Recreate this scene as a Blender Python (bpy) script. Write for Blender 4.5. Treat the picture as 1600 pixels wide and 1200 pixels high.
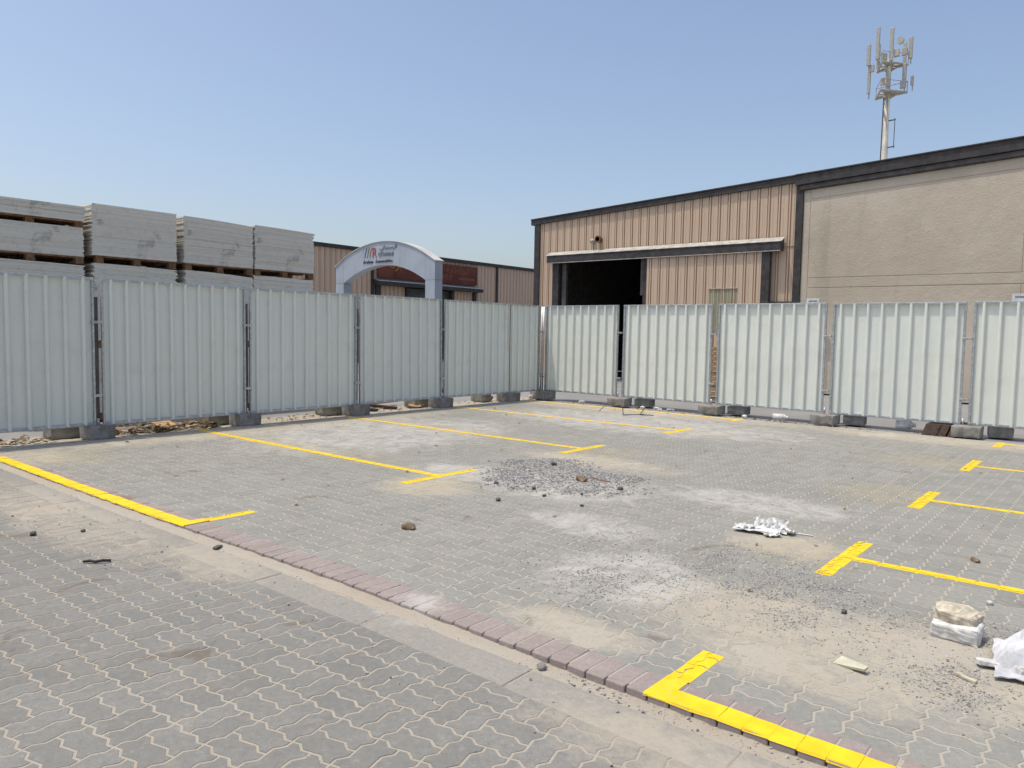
import bpy, bmesh, math, random
import numpy as np
from mathutils import Vector, Matrix, noise as mnoise

for o in list(bpy.data.objects):
    bpy.data.objects.remove(o, do_unlink=True)
SC = bpy.context.scene
COL = SC.collection
rnd = random.Random(7)
rng = np.random.default_rng(11)
R = math.radians

# ------------------------------------------------------------------ camera, sky, sun, exposure
CAM_H, FPX, YAW, PITCH, ROLL = 1.5, 1173.26, 0.692344, 0.0682944, 0.0183559
cd = Vector((-math.sin(YAW) * math.cos(PITCH), math.cos(YAW) * math.cos(PITCH), -math.sin(PITCH)))
cr = cd.cross(Vector((0, 0, 1))).normalized()
cu = cr.cross(cd)
cr2 = math.cos(ROLL) * cr + math.sin(ROLL) * cu
cu2 = -math.sin(ROLL) * cr + math.cos(ROLL) * cu
cam = bpy.data.cameras.new('camera')
cam_o = bpy.data.objects.new('camera', cam)
COL.objects.link(cam_o)
cam.sensor_width = 36.0
cam.lens = 36.0 * FPX / 1600.0
cam.clip_start, cam.clip_end = 0.05, 3000
cam_o.matrix_world = Matrix(((cr2.x, cu2.x, -cd.x, 0), (cr2.y, cu2.y, -cd.y, 0), (cr2.z, cu2.z, -cd.z, CAM_H), (0, 0, 0, 1)))
SC.camera = cam_o

SUN_TO = Vector((-0.215, -0.25, 1.0)).normalized()      # towards the sun
SUN_EL = math.asin(SUN_TO.z)
SUN_AZ = math.atan2(SUN_TO.x, SUN_TO.y)
world = bpy.data.worlds.new('World')
SC.world = world
world.use_nodes = True
wn, wl = world.node_tree.nodes, world.node_tree.links
bg = wn['Background']
sky = wn.new('ShaderNodeTexSky')
sky.sky_type = 'NISHITA'
sky.sun_disc = False
sky.sun_elevation = SUN_EL
sky.sun_rotation = SUN_AZ
sky.altitude = 0
sky.air_density = 1.0
sky.dust_density = 3.0
sky.ozone_density = 2.5
haze_tint = wn.new('ShaderNodeMix')                     # dusty desert air: a little less blue over the whole sky
haze_tint.data_type = 'RGBA'; haze_tint.blend_type = 'MULTIPLY'
haze_tint.inputs[0].default_value = 1.0
haze_tint.inputs[7].default_value = (0.985, 0.925, 0.875, 1)
wl.new(sky.outputs[0], haze_tint.inputs[6])
wl.new(haze_tint.outputs[2], bg.inputs[0])
bg.inputs[1].default_value = 0.14
sun = bpy.data.lights.new('sun', 'SUN')
sun.energy = 2.1
sun.angle = R(0.55)
sun.color = (1.0, 0.955, 0.845)
sun_o = bpy.data.objects.new('sun', sun)
COL.objects.link(sun_o)
sun_o.rotation_euler = (-SUN_TO).to_track_quat('-Z', 'Y').to_euler()
sun_o.location = (0, 0, 40)
SC.view_settings.view_transform = 'Standard'
SC.view_settings.look = 'None'
SC.view_settings.exposure = 0.52
SC.view_settings.gamma = 1.0
SC.view_settings.use_curve_mapping = False

# ------------------------------------------------------------------ material helpers
class NT:
    def __init__(self, name):
        self.m = bpy.data.materials.new(name)
        self.m.use_nodes = True
        self.t = self.m.node_tree
        self.b = self.t.nodes['Principled BSDF']
        self.pos = None
    def n(self, kind, **kw):
        x = self.t.nodes.new(kind)
        for k, v in kw.items():
            setattr(x, k, v)
        return x
    def L(self, a, b):
        self.t.links.new(a, b)
    def setin(self, sock, v):
        if hasattr(v, 'is_linked') or isinstance(v, bpy.types.NodeSocket):
            self.L(v, sock)
        elif isinstance(v, (tuple, list)) and len(v) == 3 and sock.type == 'RGBA':
            sock.default_value = (*v, 1)
        else:
            sock.default_value = v
    def math(self, op, a, b=0.0, c=None, clamp=False):
        x = self.n('ShaderNodeMath', operation=op, use_clamp=clamp)
        self.setin(x.inputs[0], a)
        self.setin(x.inputs[1], b)
        if c is not None:
            self.setin(x.inputs[2], c)
        return x.outputs[0]
    def P(self):
        if self.pos is None:
            self.pos = self.n('ShaderNodeNewGeometry').outputs['Position']
        return self.pos
    def obj(self):
        return self.n('ShaderNodeTexCoord').outputs['Object']
    def scale(self, vec, s):
        x = self.n('ShaderNodeVectorMath', operation='MULTIPLY')
        self.L(vec, x.inputs[0])
        x.inputs[1].default_value = s if isinstance(s, (tuple, list)) else (s, s, s)
        return x.outputs[0]
    def noise(self, scale, detail=4, rough=0.55, vec=None, dist=0.0):
        x = self.n('ShaderNodeTexNoise')
        x.inputs['Scale'].default_value = scale
        x.inputs['Detail'].default_value = detail
        x.inputs['Roughness'].default_value = rough
        x.inputs['Distortion'].default_value = dist
        self.L(vec if vec is not None else self.P(), x.inputs['Vector'])
        return x.outputs['Fac']
    def ramp(self, f, a, b, c=0.0, d=1.0, smooth=True):
        x = self.n('ShaderNodeMapRange', interpolation_type='SMOOTHSTEP' if smooth else 'LINEAR')
        self.setin(x.inputs[0], f)
        for i, v in enumerate((a, b, c, d)):
            x.inputs[i + 1].default_value = v
        return x.outputs[0]
    def mix(self, f, a, b, blend='MIX'):
        x = self.n('ShaderNodeMix', data_type='RGBA', blend_type=blend)
        self.setin(x.inputs[0], f)
        self.setin(x.inputs[6], a)
        self.setin(x.inputs[7], b)
        return x.outputs[2]
    def rand(self):
        a = self.n('ShaderNodeObjectInfo').outputs['Random']
        b = self.n('ShaderNodeNewGeometry').outputs['Random Per Island']
        return self.math('FRACT', self.math('ADD', a, b))
    def bump(self, h, strength, dist=0.01):
        x = self.n('ShaderNodeBump')
        x.inputs['Strength'].default_value = strength
        x.inputs['Distance'].default_value = dist
        self.L(h, x.inputs['Height'])
        self.L(x.outputs[0], self.b.inputs['Normal'])
    def blob(self, cx, cy, rx, ry):
        s = self.n('ShaderNodeVectorMath', operation='SUBTRACT')
        self.L(self.P(), s.inputs[0]); s.inputs[1].default_value = (cx, cy, 0)
        m = self.scale(s.outputs[0], (1 / rx, 1 / ry, 0))
        l = self.n('ShaderNodeVectorMath', operation='LENGTH')
        self.L(m, l.inputs[0])
        return self.ramp(l.outputs['Value'], 0.35, 1.25, 1.0, 0.0)
    def done(self, col, rough=0.8, metal=0.0, spec=0.3):
        self.setin(self.b.inputs['Base Color'], col)
        self.setin(self.b.inputs['Roughness'], rough)
        self.b.inputs['Metallic'].default_value = metal
        self.b.inputs['Specular IOR Level'].default_value = spec
        return self.m

def simple(name, col, rough=0.7, metal=0.0, var=0.12, nscale=6.0, bump=0.0, bscale=60.0, spec=0.3, world_space=False, col2=None):
    t = NT(name)
    v = None if world_space else t.obj()
    f = t.noise(nscale, 5, 0.6, v)
    dark = col2 or tuple(c * (1 - 2.2 * var) for c in col)
    lite = tuple(min(1, c * (1 + 0.6 * var)) for c in col)
    c = t.mix(t.ramp(f, 0.3, 0.7), dark, lite)
    r = t.rand()
    c = t.mix(t.math('MULTIPLY', r, 0.22), c, tuple(x * 0.7 for x in col))
    if bump:
        t.bump(t.noise(bscale, 4, 0.6, v), bump, 0.006)
    return t.done(c, rough, metal, spec)

# blown sand and cement dust on the paving: where it lies (x, y, rx, ry)
SANDY = [(-6.6, 2.25, 2.2, .42), (-4.6, 2.45, .7, .3), (-1.2, 2.42, .8, .26), (-0.5, 2.3, .8, .3), (-2.15, 3.1, .5, .22), (-1.05, 3.5, .8, .4),
         (-0.6, 3.9, 1.0, .6), (-1.5, 3.9, .8, .6), (-1.9, 5.4, .5, .4), (-9.9, 6.5, .6, 4.5), (-9.6, 3.0, .8, .5), (-7.5, 12.9, 4.5, .7),
         (-2.2, 12.8, 2.5, .7), (-5.2, 5.0, .6, .5), (-4.9, 7.4, 1.2, .5)]
WHITE = [(-8.4, 7.2, 2.3, 3.4), (-6.5, 11.2, 4.5, 2.0), (-5.4, 5.8, 1.1, .7), (-4.3, 6.0, 1.4, 1.1), (-2.4, 4.0, .8, .8), (-3.2, 4.9, .9, .5), (-2.6, 6.6, 1.3, .7), (-3.0, 2.75, .35, .3)]

YELL = [(-1.75, 5.4, .45, .5), (-1.8, 7.9, .6, .6), (-1.9, 10.4, .8, .6), (-5.3, 5.2, .5, .6), (-5.2, 8.0, .6, .6), (-5.3, 10.8, .7, .5), (-9.2, 3.3, .7, .5), (-8, 5.6, 2.2, .4), (-8, 8.2, 2.4, .4)]
def paver_mat(name, base, edge=False, dustmul=1.0):
    t = NT(name)
    r = t.rand()
    c = t.mix(r, tuple(x * 0.84 for x in base), tuple(x * 1.13 for x in base))
    fine = t.noise(190, 3, 0.7)
    c = t.mix(t.ramp(fine, 0.3, 0.72), tuple(x * 0.80 for x in base), c)
    big = t.noise(0.9, 5, 0.6)
    c = t.mix(t.math('MULTIPLY', t.ramp(big, 0.42, 0.68), 0.35), c, tuple(x * 0.72 for x in base))
    mid = t.noise(7, 5, 0.65, dist=0.6)
    sp = t.noise(38, 4, 0.75, dist=0.4)
    c = t.mix(t.math('MULTIPLY', t.ramp(sp, 0.50, 0.66), 0.42), c, tuple(x * 0.62 for x in base))
    c = t.mix(t.math('MULTIPLY', t.ramp(sp, 0.46, 0.30), 0.35), c, tuple(min(1, x * 1.45) for x in base))
    # small rust and oil marks
    st = t.noise(2.6, 3, 0.5, dist=0.8)
    c = t.mix(t.math('MULTIPLY', t.ramp(st, 0.655, 0.73), 0.5), c, (0.13, 0.095, 0.06))
    s = None
    for b in SANDY:
        q = t.blob(*b)
        s = q if s is None else t.math('MAXIMUM', s, q)
    w = None
    for b in WHITE:
        q = t.blob(*b)
        w = q if w is None else t.math('MAXIMUM', w, q)
    grain = t.noise(34, 5, 0.75)
    sm = t.math('ADD', t.math('MULTIPLY', s, 0.27), t.math('ADD', t.math('MULTIPLY', mid, 0.60), t.math('MULTIPLY', grain, 0.42)))
    sandm = t.math('MULTIPLY', t.ramp(sm, 0.50, 0.90), 0.80 * dustmul)
    c = t.mix(sandm, c, (0.41, 0.365, 0.29))
    wm = t.math('ADD', t.math('MULTIPLY', w, 0.32), t.math('ADD', t.math('MULTIPLY', t.noise(4, 6, 0.7, dist=1.0), 0.6), t.math('MULTIPLY', grain, 0.25)))
    c = t.mix(t.math('MULTIPLY', t.ramp(wm, 0.60, 0.86), 0.7 * dustmul), c, (0.47, 0.455, 0.42))
    y = None
    for b in YELL:
        q = t.blob(*b)
        y = q if y is None else t.math('MAXIMUM', y, q)
    c = t.mix(t.math('MULTIPLY', t.math('MULTIPLY', y, t.ramp(mid, .3, .7)), 0.30), c, (0.42, 0.33, 0.13))
    t.bump(t.math('ADD', fine, t.math('MULTIPLY', grain, 0.6)), 0.35, 0.0025)
    return t.done(c, 0.9, 0, 0.2)

def sand_mat(name, col, col2):
    t = NT(name)
    f = t.noise(1.3, 6, 0.65)
    c = t.mix(t.ramp(f, 0.35, 0.65), col, col2)
    g = t.noise(260, 3, 0.8)
    c = t.mix(t.ramp(g, 0.30, 0.62), tuple(x * 0.74 for x in col), c)
    gr = t.noise(85, 2, 0.5)
    c = t.mix(t.math('MULTIPLY', t.ramp(gr, 0.66, 0.72), 0.75), c, (0.12, 0.115, 0.11))
    t.bump(t.math('ADD', g, t.noise(60, 4, 0.7)), 0.6, 0.004)
    return t.done(c, 0.95, 0, 0.15)

M = {}
M['paver'] = paver_mat('paver_grey', (0.285, 0.282, 0.254), dustmul=1.15)
M['paver_road'] = paver_mat('paver_road_grey', (0.232, 0.229, 0.211), dustmul=0.8)
M['red'] = paver_mat('paver_red', (0.325, 0.275, 0.255), dustmul=1.15)
M['kerb'] = paver_mat('kerb_concrete', (0.30, 0.285, 0.255), dustmul=0.9)
M['sand'] = sand_mat('sand_fill', (0.45, 0.415, 0.345), (0.42, 0.385, 0.325))
M['sand_road'] = sand_mat('sand_road', (0.42, 0.385, 0.32), (0.40, 0.345, 0.275))
M['ground'] = sand_mat('ground_sand', (0.42, 0.37, 0.30), (0.36, 0.33, 0.28))
t = NT('yard_concrete')
c = t.mix(t.ramp(t.noise(0.8, 6, 0.6), 0.35, 0.65), (0.27, 0.27, 0.265), (0.36, 0.355, 0.34))
c = t.mix(t.math('MULTIPLY', t.ramp(t.noise(120, 3, .7), .3, .6), .5), (0.2, 0.2, 0.195), c)
t.bump(t.noise(40, 4), 0.3, 0.005)
M['yard'] = t.done(c, 0.9)

def paint_mat():
    t = NT('yellow_paint')
    f = t.noise(9, 5, 0.65)
    c = t.mix(t.ramp(f, 0.35, 0.7), (0.78, 0.50, 0.008), (0.86, 0.60, 0.012))
    d = t.math('ADD', t.math('MULTIPLY', t.noise(45, 5, 0.75), .6), t.math('MULTIPLY', t.noise(3, 3), .45))
    c = t.mix(t.math('MULTIPLY', t.ramp(d, 0.60, 0.74), 0.42), c, (0.52, 0.42, 0.20))
    t.bump(t.noise(200, 3, 0.7), 0.3, 0.002)
    return t.done(c, 0.62, 0, 0.35)
M['paint'] = paint_mat()

def sheet_mat(name, col, streak=0.25):
    t = NT(name)
    ob = t.obj()
    f = t.noise(2.0, 4, 0.6, t.scale(ob, (6, 6, 0.35)))
    c = t.mix(t.math('MULTIPLY', t.ramp(f, 0.4, 0.75), streak), col, tuple(x * 0.78 for x in col))
    g = t.noise(3.0, 6, 0.65, ob)
    c = t.mix(t.math('MULTIPLY', t.ramp(g, 0.5, 0.8), 0.3), c, (0.50, 0.46, 0.39))
    r = t.rand()
    c = t.mix(t.math('MULTIPLY', r, 0.10), c, tuple(x * 0.75 for x in col))
    return t.done(c, t.ramp(g, 0.2, 0.8, 0.36, 0.6), 0.0, 0.42)
M['sheet'] = sheet_mat('hoarding_sheet', (0.72, 0.75, 0.69))
M['clad'] = sheet_mat('tan_cladding', (0.565, 0.425, 0.305), 0.3)
M['clad_far'] = sheet_mat('tan_cladding_far', (0.64, 0.46, 0.325), 0.3)
M['clad_green'] = sheet_mat('pale_translucent_sheet', (0.27, 0.26, 0.17), 0.4)
M['trim'] = simple('dark_brown_trim', (0.062, 0.056, 0.055), 0.55, var=0.2)
M['trim_light'] = simple('pale_flashing', (0.46, 0.44, 0.395), 0.5, var=0.15)
M['galv'] = simple('galvanised_steel', (0.50, 0.53, 0.55), 0.42, 0.75, var=0.14, nscale=25)
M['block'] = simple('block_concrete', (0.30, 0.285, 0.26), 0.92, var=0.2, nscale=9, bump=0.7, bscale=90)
M['block_shaded'] = simple('block_concrete_shaded', (0.27, 0.26, 0.245), 0.92, var=0.2, nscale=9, bump=0.7, bscale=90)  # same concrete, darker: shade on the feet put into the colour
M['board'] = None
t = NT('cement_board')
ob = t.obj()
c = t.mix(t.rand(), (0.62, 0.59, 0.53), (0.67, 0.64, 0.575))
f = t.noise(2.2, 6, 0.7, t.scale(ob, (1, 1, 1.2)), dist=0.7)
c = t.mix(t.math('MULTIPLY', t.ramp(f, 0.58, 0.70), 0.5), c, (0.17, 0.155, 0.13))
c = t.mix(t.math('MULTIPLY', t.ramp(t.noise(11, 5, .7, ob), .5, .75), .3), c, (0.33, 0.31, 0.28))
M['board'] = t.done(c, 0.9)
M['wood'] = simple('pallet_wood', (0.24, 0.135, 0.075), 0.85, var=0.25, nscale=14)
M['wood_dark'] = simple('dark_wood', (0.075, 0.048, 0.035), 0.85, var=0.25, nscale=14)
M['wood_pale'] = simple('pale_timber', (0.47, 0.31, 0.17), 0.85, var=0.2, nscale=14)
t = NT('beige_plaster')
f = t.noise(0.35, 6, 0.6)
c = t.mix(t.ramp(f, 0.35, 0.68), (0.47, 0.405, 0.315), (0.56, 0.49, 0.40))
f2 = t.noise(1.1, 5, 0.65, t.scale(t.P(), (1, 1, 0.18)))
c = t.mix(t.math('MULTIPLY', t.ramp(f2, 0.52, 0.70), 0.55), c, (0.33, 0.295, 0.235))
f3 = t.noise(2.8, 6, 0.7)
c = t.mix(t.math('MULTIPLY', t.ramp(f3, 0.55, 0.75), 0.45), c, (0.56, 0.52, 0.44))
t.bump(t.math('ADD', t.noise(22, 5, 0.7), t.math('MULTIPLY', t.noise(3.5, 4, .6), 1.2)), 0.5, 0.02)
M['plaster'] = t.done(c, 0.92)
M['black_in'] = simple('unlit_interior', (0.10, 0.095, 0.09), 0.9, var=0.2)  # dark colour carries the shade inside the buildings
M['roof'] = simple('roof_sheet', (0.22, 0.2, 0.19), 0.6, var=0.15)
M['rust'] = simple('rusty_metal', (0.25, 0.12, 0.075), 0.85, var=0.3, nscale=30)
M['signred'] = simple('faded_red_sign', (0.185, 0.055, 0.038), 0.75, var=0.18, nscale=1.2)
M['signtext'] = simple('faded_sign_lettering', (0.30, 0.115, 0.065), 0.75, var=0.1)
M['signyellow'] = simple('yellow_sign_lettering', (0.42, 0.24, 0.04), 0.7, var=0.1)
M['arch'] = simple('blue_grey_cladding', (0.385, 0.43, 0.49), 0.4, 0.0, var=0.06, nscale=1.5, spec=0.5)
M['arch_sunlit'] = simple('arch_sunlit_edge', (0.60, 0.58, 0.53), 0.45, 0.0, var=0.1, nscale=2)  # paler tone puts the sunlight on the arch's top into the colour
M['ink'] = simple('dark_lettering', (0.06, 0.062, 0.075), 0.6)
M['ink_grey'] = simple('grey_lettering', (0.20, 0.22, 0.26), 0.6)
M['ink_red'] = simple('red_lettering', (0.42, 0.10, 0.09), 0.6)
M['ink_orange'] = simple('orange_lettering', (0.55, 0.32, 0.18), 0.6)
M['mast'] = simple('mast_paint', (0.50, 0.475, 0.41), 0.5, 0.0, var=0.1, nscale=2)
M['antenna'] = simple('antenna_plastic', (0.46, 0.45, 0.40), 0.5, var=0.08)
M['steel_dark'] = simple('dark_steel', (0.12, 0.115, 0.11), 0.55, 0.4, var=0.15)
M['white'] = simple('white_plastic', (0.70, 0.70, 0.68), 0.6, var=0.12, nscale=12)
M['whitechunk'] = simple('white_plaster', (0.66, 0.65, 0.62), 0.9, var=0.16, nscale=18, bump=0.8, bscale=45)
M['stonechunk'] = simple('sandy_stone', (0.60, 0.54, 0.42), 0.92, var=0.2, nscale=25, bump=0.8, bscale=70)
M['sack'] = simple('white_woven_sack', (0.60, 0.61, 0.63), 0.8, var=0.15, nscale=9, bump=0.5, bscale=40)
M['stone'] = simple('brown_stone', (0.26, 0.19, 0.12), 0.9, var=0.25, nscale=30, bump=0.6)
M['darkstone'] = simple('dark_stone', (0.125, 0.12, 0.112), 0.9, var=0.2, nscale=30)
M['orange'] = simple('orange_plastic', (0.62, 0.11, 0.035), 0.6, var=0.15, nscale=20)
M['leaf'] = simple('dead_leaf', (0.22, 0.15, 0.085), 0.85, var=0.3, nscale=9)
M['rubber'] = simple('black_rubber', (0.03, 0.03, 0.032), 0.7, var=0.2)
M['green'] = simple('weed_leaf', (0.07, 0.10, 0.035), 0.8, var=0.3)
t = NT('gravel')
c = t.mix(t.math('POWER', t.rand(), 1.6), (0.18, 0.176, 0.17), (0.48, 0.465, 0.44))
M['gravel'] = t.done(c, 0.9)

# ------------------------------------------------------------------ mesh helpers
class MB:
    def __init__(self):
        self.v, self.f = [], []
    def add(self, vs, fs):
        b = len(self.v)
        self.v += [tuple(x) for x in vs]
        self.f += [tuple(b + i for i in f) for f in fs]
        return self
    def box(self, x0, x1, y0, y1, z0, z1):
        return self.add([(x0, y0, z0), (x1, y0, z0), (x1, y1, z0), (x0, y1, z0), (x0, y0, z1), (x1, y0, z1), (x1, y1, z1), (x0, y1, z1)],
                        [(0, 3, 2, 1), (4, 5, 6, 7), (0, 1, 5, 4), (1, 2, 6, 5), (2, 3, 7, 6), (3, 0, 4, 7)])
    def hexa(self, b, tp):
        return self.add(list(b) + list(tp), [(0, 3, 2, 1), (4, 5, 6, 7), (0, 1, 5, 4), (1, 2, 6, 5), (2, 3, 7, 6), (3, 0, 4, 7)])
    def tube(self, p0, p1, r0, r1=None, n=10):
        r1 = r0 if r1 is None else r1
        p0, p1 = Vector(p0), Vector(p1)
        d = (p1 - p0).normalized()
        a = d.orthogonal().normalized()
        b = d.cross(a)
        vs = []
        for p, r in ((p0, r0), (p1, r1)):
            for i in range(n):
                an = 2 * math.pi * i / n
                vs.append(p + (a * math.cos(an) + b * math.sin(an)) * r)
        fs = [(i, (i + 1) % n, n + (i + 1) % n, n + i) for i in range(n)]
        fs += [tuple(range(n - 1, -1, -1)), tuple(range(n, 2 * n))]
        return self.add(vs, fs)
    def path(self, pts, r, n=7):
        for a, b in zip(pts[:-1], pts[1:]):
            self.tube(a, b, r, n=n)
        return self
    def prism(self, poly, y0, y1):
        """poly of (x, z) extruded along y"""
        n = len(poly)
        vs = [(x, y0, z) for x, z in poly] + [(x, y1, z) for x, z in poly]
        fs = [tuple(range(n)), tuple(range(2 * n - 1, n - 1, -1))]
        fs += [(i, n + i, n + (i + 1) % n, (i + 1) % n) for i in range(n)]
        return self.add(vs, fs)
    def mesh(self, name):
        m = bpy.data.meshes.new(name)
        m.from_pydata(self.v, [], self.f)
        m.update()
        return m
    def obj(self, name, mat, parent=None, smooth=False, bevel=0.0):
        m = self.mesh(name)
        bm = bmesh.new(); bm.from_mesh(m)
        bmesh.ops.recalc_face_normals(bm, faces=bm.faces)
        bm.to_mesh(m); bm.free()
        return link(name, m, mat, parent, smooth, bevel)

def link(name, m, mat, parent=None, smooth=False, bevel=0.0):
    if mat and not m.materials:
        m.materials.append(M[mat] if isinstance(mat, str) else mat)
    o = bpy.data.objects.new(name, m)
    COL.objects.link(o)
    if parent:
        o.parent = parent
    if smooth:
        m.polygons.foreach_set('use_smooth', [True] * len(m.polygons))
    if bevel:
        b = o.modifiers.new('bevel', 'BEVEL')
        b.width = bevel; b.segments = 2; b.limit_method = 'ANGLE'
    return o

def tag(o, label=None, cat=None, group=None, kind=None):
    if label: o['label'] = label
    if cat: o['category'] = cat
    if group: o['group'] = group
    if kind: o['kind'] = kind
    return o

def thing(name, label, cat, loc=(0, 0, 0), rz=0.0, group=None):
    o = bpy.data.objects.new(name, None)
    o.empty_display_size = 0.2
    COL.objects.link(o)
    o.location = loc
    o.rotation_euler = (0, 0, rz)
    return tag(o, label, cat, group)

def fast_mesh(name, V, F4):
    """V (n,3) array, F4 (m,k) int array of equal-size faces"""
    m = bpy.data.meshes.new(name)
    k = F4.shape[1]
    m.vertices.add(len(V)); m.vertices.foreach_set('co', V.astype(np.float32).ravel())
    m.loops.add(F4.size); m.loops.foreach_set('vertex_index', F4.astype(np.int32).ravel())
    m.polygons.add(len(F4))
    m.polygons.foreach_set('loop_start', np.arange(0, F4.size, k, dtype=np.int32))
    m.polygons.foreach_set('loop_total', np.full(len(F4), k, dtype=np.int32))
    m.update(calc_edges=True)
    m.validate()
    m.polygons.foreach_set('use_smooth', [False] * len(m.polygons))
    return m

_tab = rng.random((256, 256))
def vnoise(x, y, s=1.0, seed=0):
    x = np.asarray(x) * s + seed * 17.31; y = np.asarray(y) * s + seed * 9.77
    xi, yi = np.floor(x).astype(int), np.floor(y).astype(int)
    fx, fy = x - xi, y - yi
    fx = fx * fx * (3 - 2 * fx); fy = fy * fy * (3 - 2 * fy)
    g = lambda a, b: _tab[a % 256, b % 256]
    return (g(xi, yi) * (1 - fx) + g(xi + 1, yi) * fx) * (1 - fy) + (g(xi, yi + 1) * (1 - fx) + g(xi + 1, yi + 1) * fx) * fy
def fbm(x, y, s, o=4, seed=0):
    a, t_, n = 0.5, 0.0, 0.0
    for i in range(o):
        t_ = t_ + a * vnoise(x, y, s * 2 ** i, seed + i); n += a; a *= 0.55
    return t_ / n
def smooth(x, a, b):
    q = np.clip((x - a) / (b - a), 0, 1)
    return q * q * (3 - 2 * q)
def blobs(x, y, lst):
    s = np.zeros_like(x)
    for cx, cy, rx, ry in lst:
        d = np.hypot((x - cx) / rx, (y - cy) / ry)
        s = np.maximum(s, 1 - smooth(d, 0.35, 1.25))
    return s

# ------------------------------------------------------------------ levels and plan
Z_ROAD = -0.032
KX = np.array([-20, -7.0, -5.3, -3.8, -2.5, -1.5, 6.0])
KY = np.array([2.69, 2.69, 2.715, 2.75, 2.73, 2.72, 2.72])
kerb_y = lambda x: float(np.interp(x, KX, KY))
CELL = 0.225
P_X0, P_Y0 = -0.79 - 43 * CELL, 2.892         # parking lattice origin
P_NX, P_NY = 60, 46
R_X0, R_Y0 = -2.33 - 62 * CELL, 1.795 - 22 * CELL
R_NX, R_NY = 86, 26
EDGE_X = P_X0 - 0.01                          # paving edge by the left fence
EDGE_Y = P_Y0 + P_NY * CELL                   # paving edge by the right fence

def set_structure(o):
    o['kind'] = 'structure'
    return o

# ground to the horizon, and the yard beyond the fences
set_structure(MB().add([(-900, -900, -0.12), (900, -900, -0.12), (900, 900, -0.12), (-900, 900, -0.12)], [(0, 1, 2, 3)]).obj('ground', 'ground'))
yard = MB()
yard.add([(-60, EDGE_Y + 0.02, -0.035), (40, EDGE_Y + 0.02, -0.035), (40, 90, -0.035), (-60, 90, -0.035)], [(0, 1, 2, 3)])
yard.add([(-60, -30, -0.031), (EDGE_X - 0.75, -30, -0.031), (EDGE_X - 0.75, EDGE_Y + 0.02, -0.031), (-60, EDGE_Y + 0.02, -0.031)], [(0, 1, 2, 3)])
set_structure(yard.obj('yard_ground', 'yard'))

def sheet(name, xs, ys, zf, mat):
    X, Y = np.meshgrid(xs, ys)
    Z = zf(X, Y)
    V = np.stack([X.ravel(), Y.ravel(), Z.ravel()], 1)
    nx, ny = len(xs), len(ys)
    i = (np.arange(ny - 1)[:, None] * nx + np.arange(nx - 1)[None, :]).ravel()
    F = np.stack([i, i + 1, i + 1 + nx, i + nx], 1)
    return link(name, fast_mesh(name, V, F), mat, None, True)

MARKS = [(-10.4, -5.44, 5.42, 5.53), (-5.55, -5.43, 4.95, 6.03), (-10.4, -5.44, 8.05, 8.17), (-5.55, -5.43, 7.6, 8.6), (-10.4, -5.44, 10.77, 10.89), (-5.55, -5.43, 10.3, 11.2),
         (-10.3, -5.44, 13.0, 13.12), (-5.55, -5.43, 12.8, 13.3), (-5.55, -5.43, 2.9, 3.34), (-1.52, -1.39, 2.9, 3.3), (-1.52, -1.39, 4.87, 5.9), (-1.4, 2.6, 5.33, 5.44), (-1.52, -1.39, 7.4, 8.36),
         (-1.4, 2.6, 7.83, 7.93), (-1.52, -1.39, 9.97, 10.98), (-1.4, 2.6, 10.4, 10.5), (-1.52, -1.39, 12.57, 13.2), (-1.4, 2.6, 12.97, 13.07)]
def paint_zone(X, Y):          # freshly painted stones were swept first
    q = np.zeros_like(X)
    for a, b, c_, d in MARKS:
        dd = np.maximum(np.maximum(a - X, X - b), np.maximum(c_ - Y, Y - d))
        q = np.maximum(q, 1 - smooth(dd, .02, .10))
    return q
def park_sand_z(X, Y):
    s = blobs(X, Y, SANDY); w = blobs(X, Y, WHITE)
    n = fbm(X, Y, 1.6, 5, 3) * 0.5 + fbm(X, Y, 8, 3, 8) * 0.28 + fbm(X, Y, 27, 2, 9) * 0.22
    m = smooth(0.30 * np.maximum(s, 0.6 * w) + n, 0.76, 1.06)
    z = -0.0016 + 0.0042 * m * (1 - paint_zone(X, Y)) + 0.0016 * (fbm(X, Y, 22, 2, 5) - 0.5)
    edge = np.maximum(1 - smooth(X, EDGE_X, EDGE_X + 0.12), smooth(Y, EDGE_Y - 0.12, EDGE_Y))
    ed = 1 - smooth(Y - np.interp(X, KX, KY), .185, .215)
    return z + edge * 0.002 + ed * (0.0022 - 0.0032 * m)
ys = np.concatenate([np.arange(2.70, 7.0, 0.028), np.arange(7.0, EDGE_Y + 0.05, 0.06)])
xs = np.concatenate([np.arange(EDGE_X - 0.02, -6.5, 0.055), np.arange(-6.5, 1.0, 0.028), np.arange(1.0, 2.75, 0.08)])
parking = sheet('parking_paving', xs, ys, park_sand_z, 'sand')
# the front of the bed drops to the road: keep the bed behind the edging stones
me = parking.data
co = np.empty(len(me.vertices) * 3, np.float32); me.vertices.foreach_get('co', co); co = co.reshape(-1, 3)
front = co[:, 1] < np.interp(co[:, 0], KX, KY) + 0.02
co[front, 2] = -0.05
me.vertices.foreach_set('co', co.ravel()); me.update()
set_structure(parking)

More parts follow.
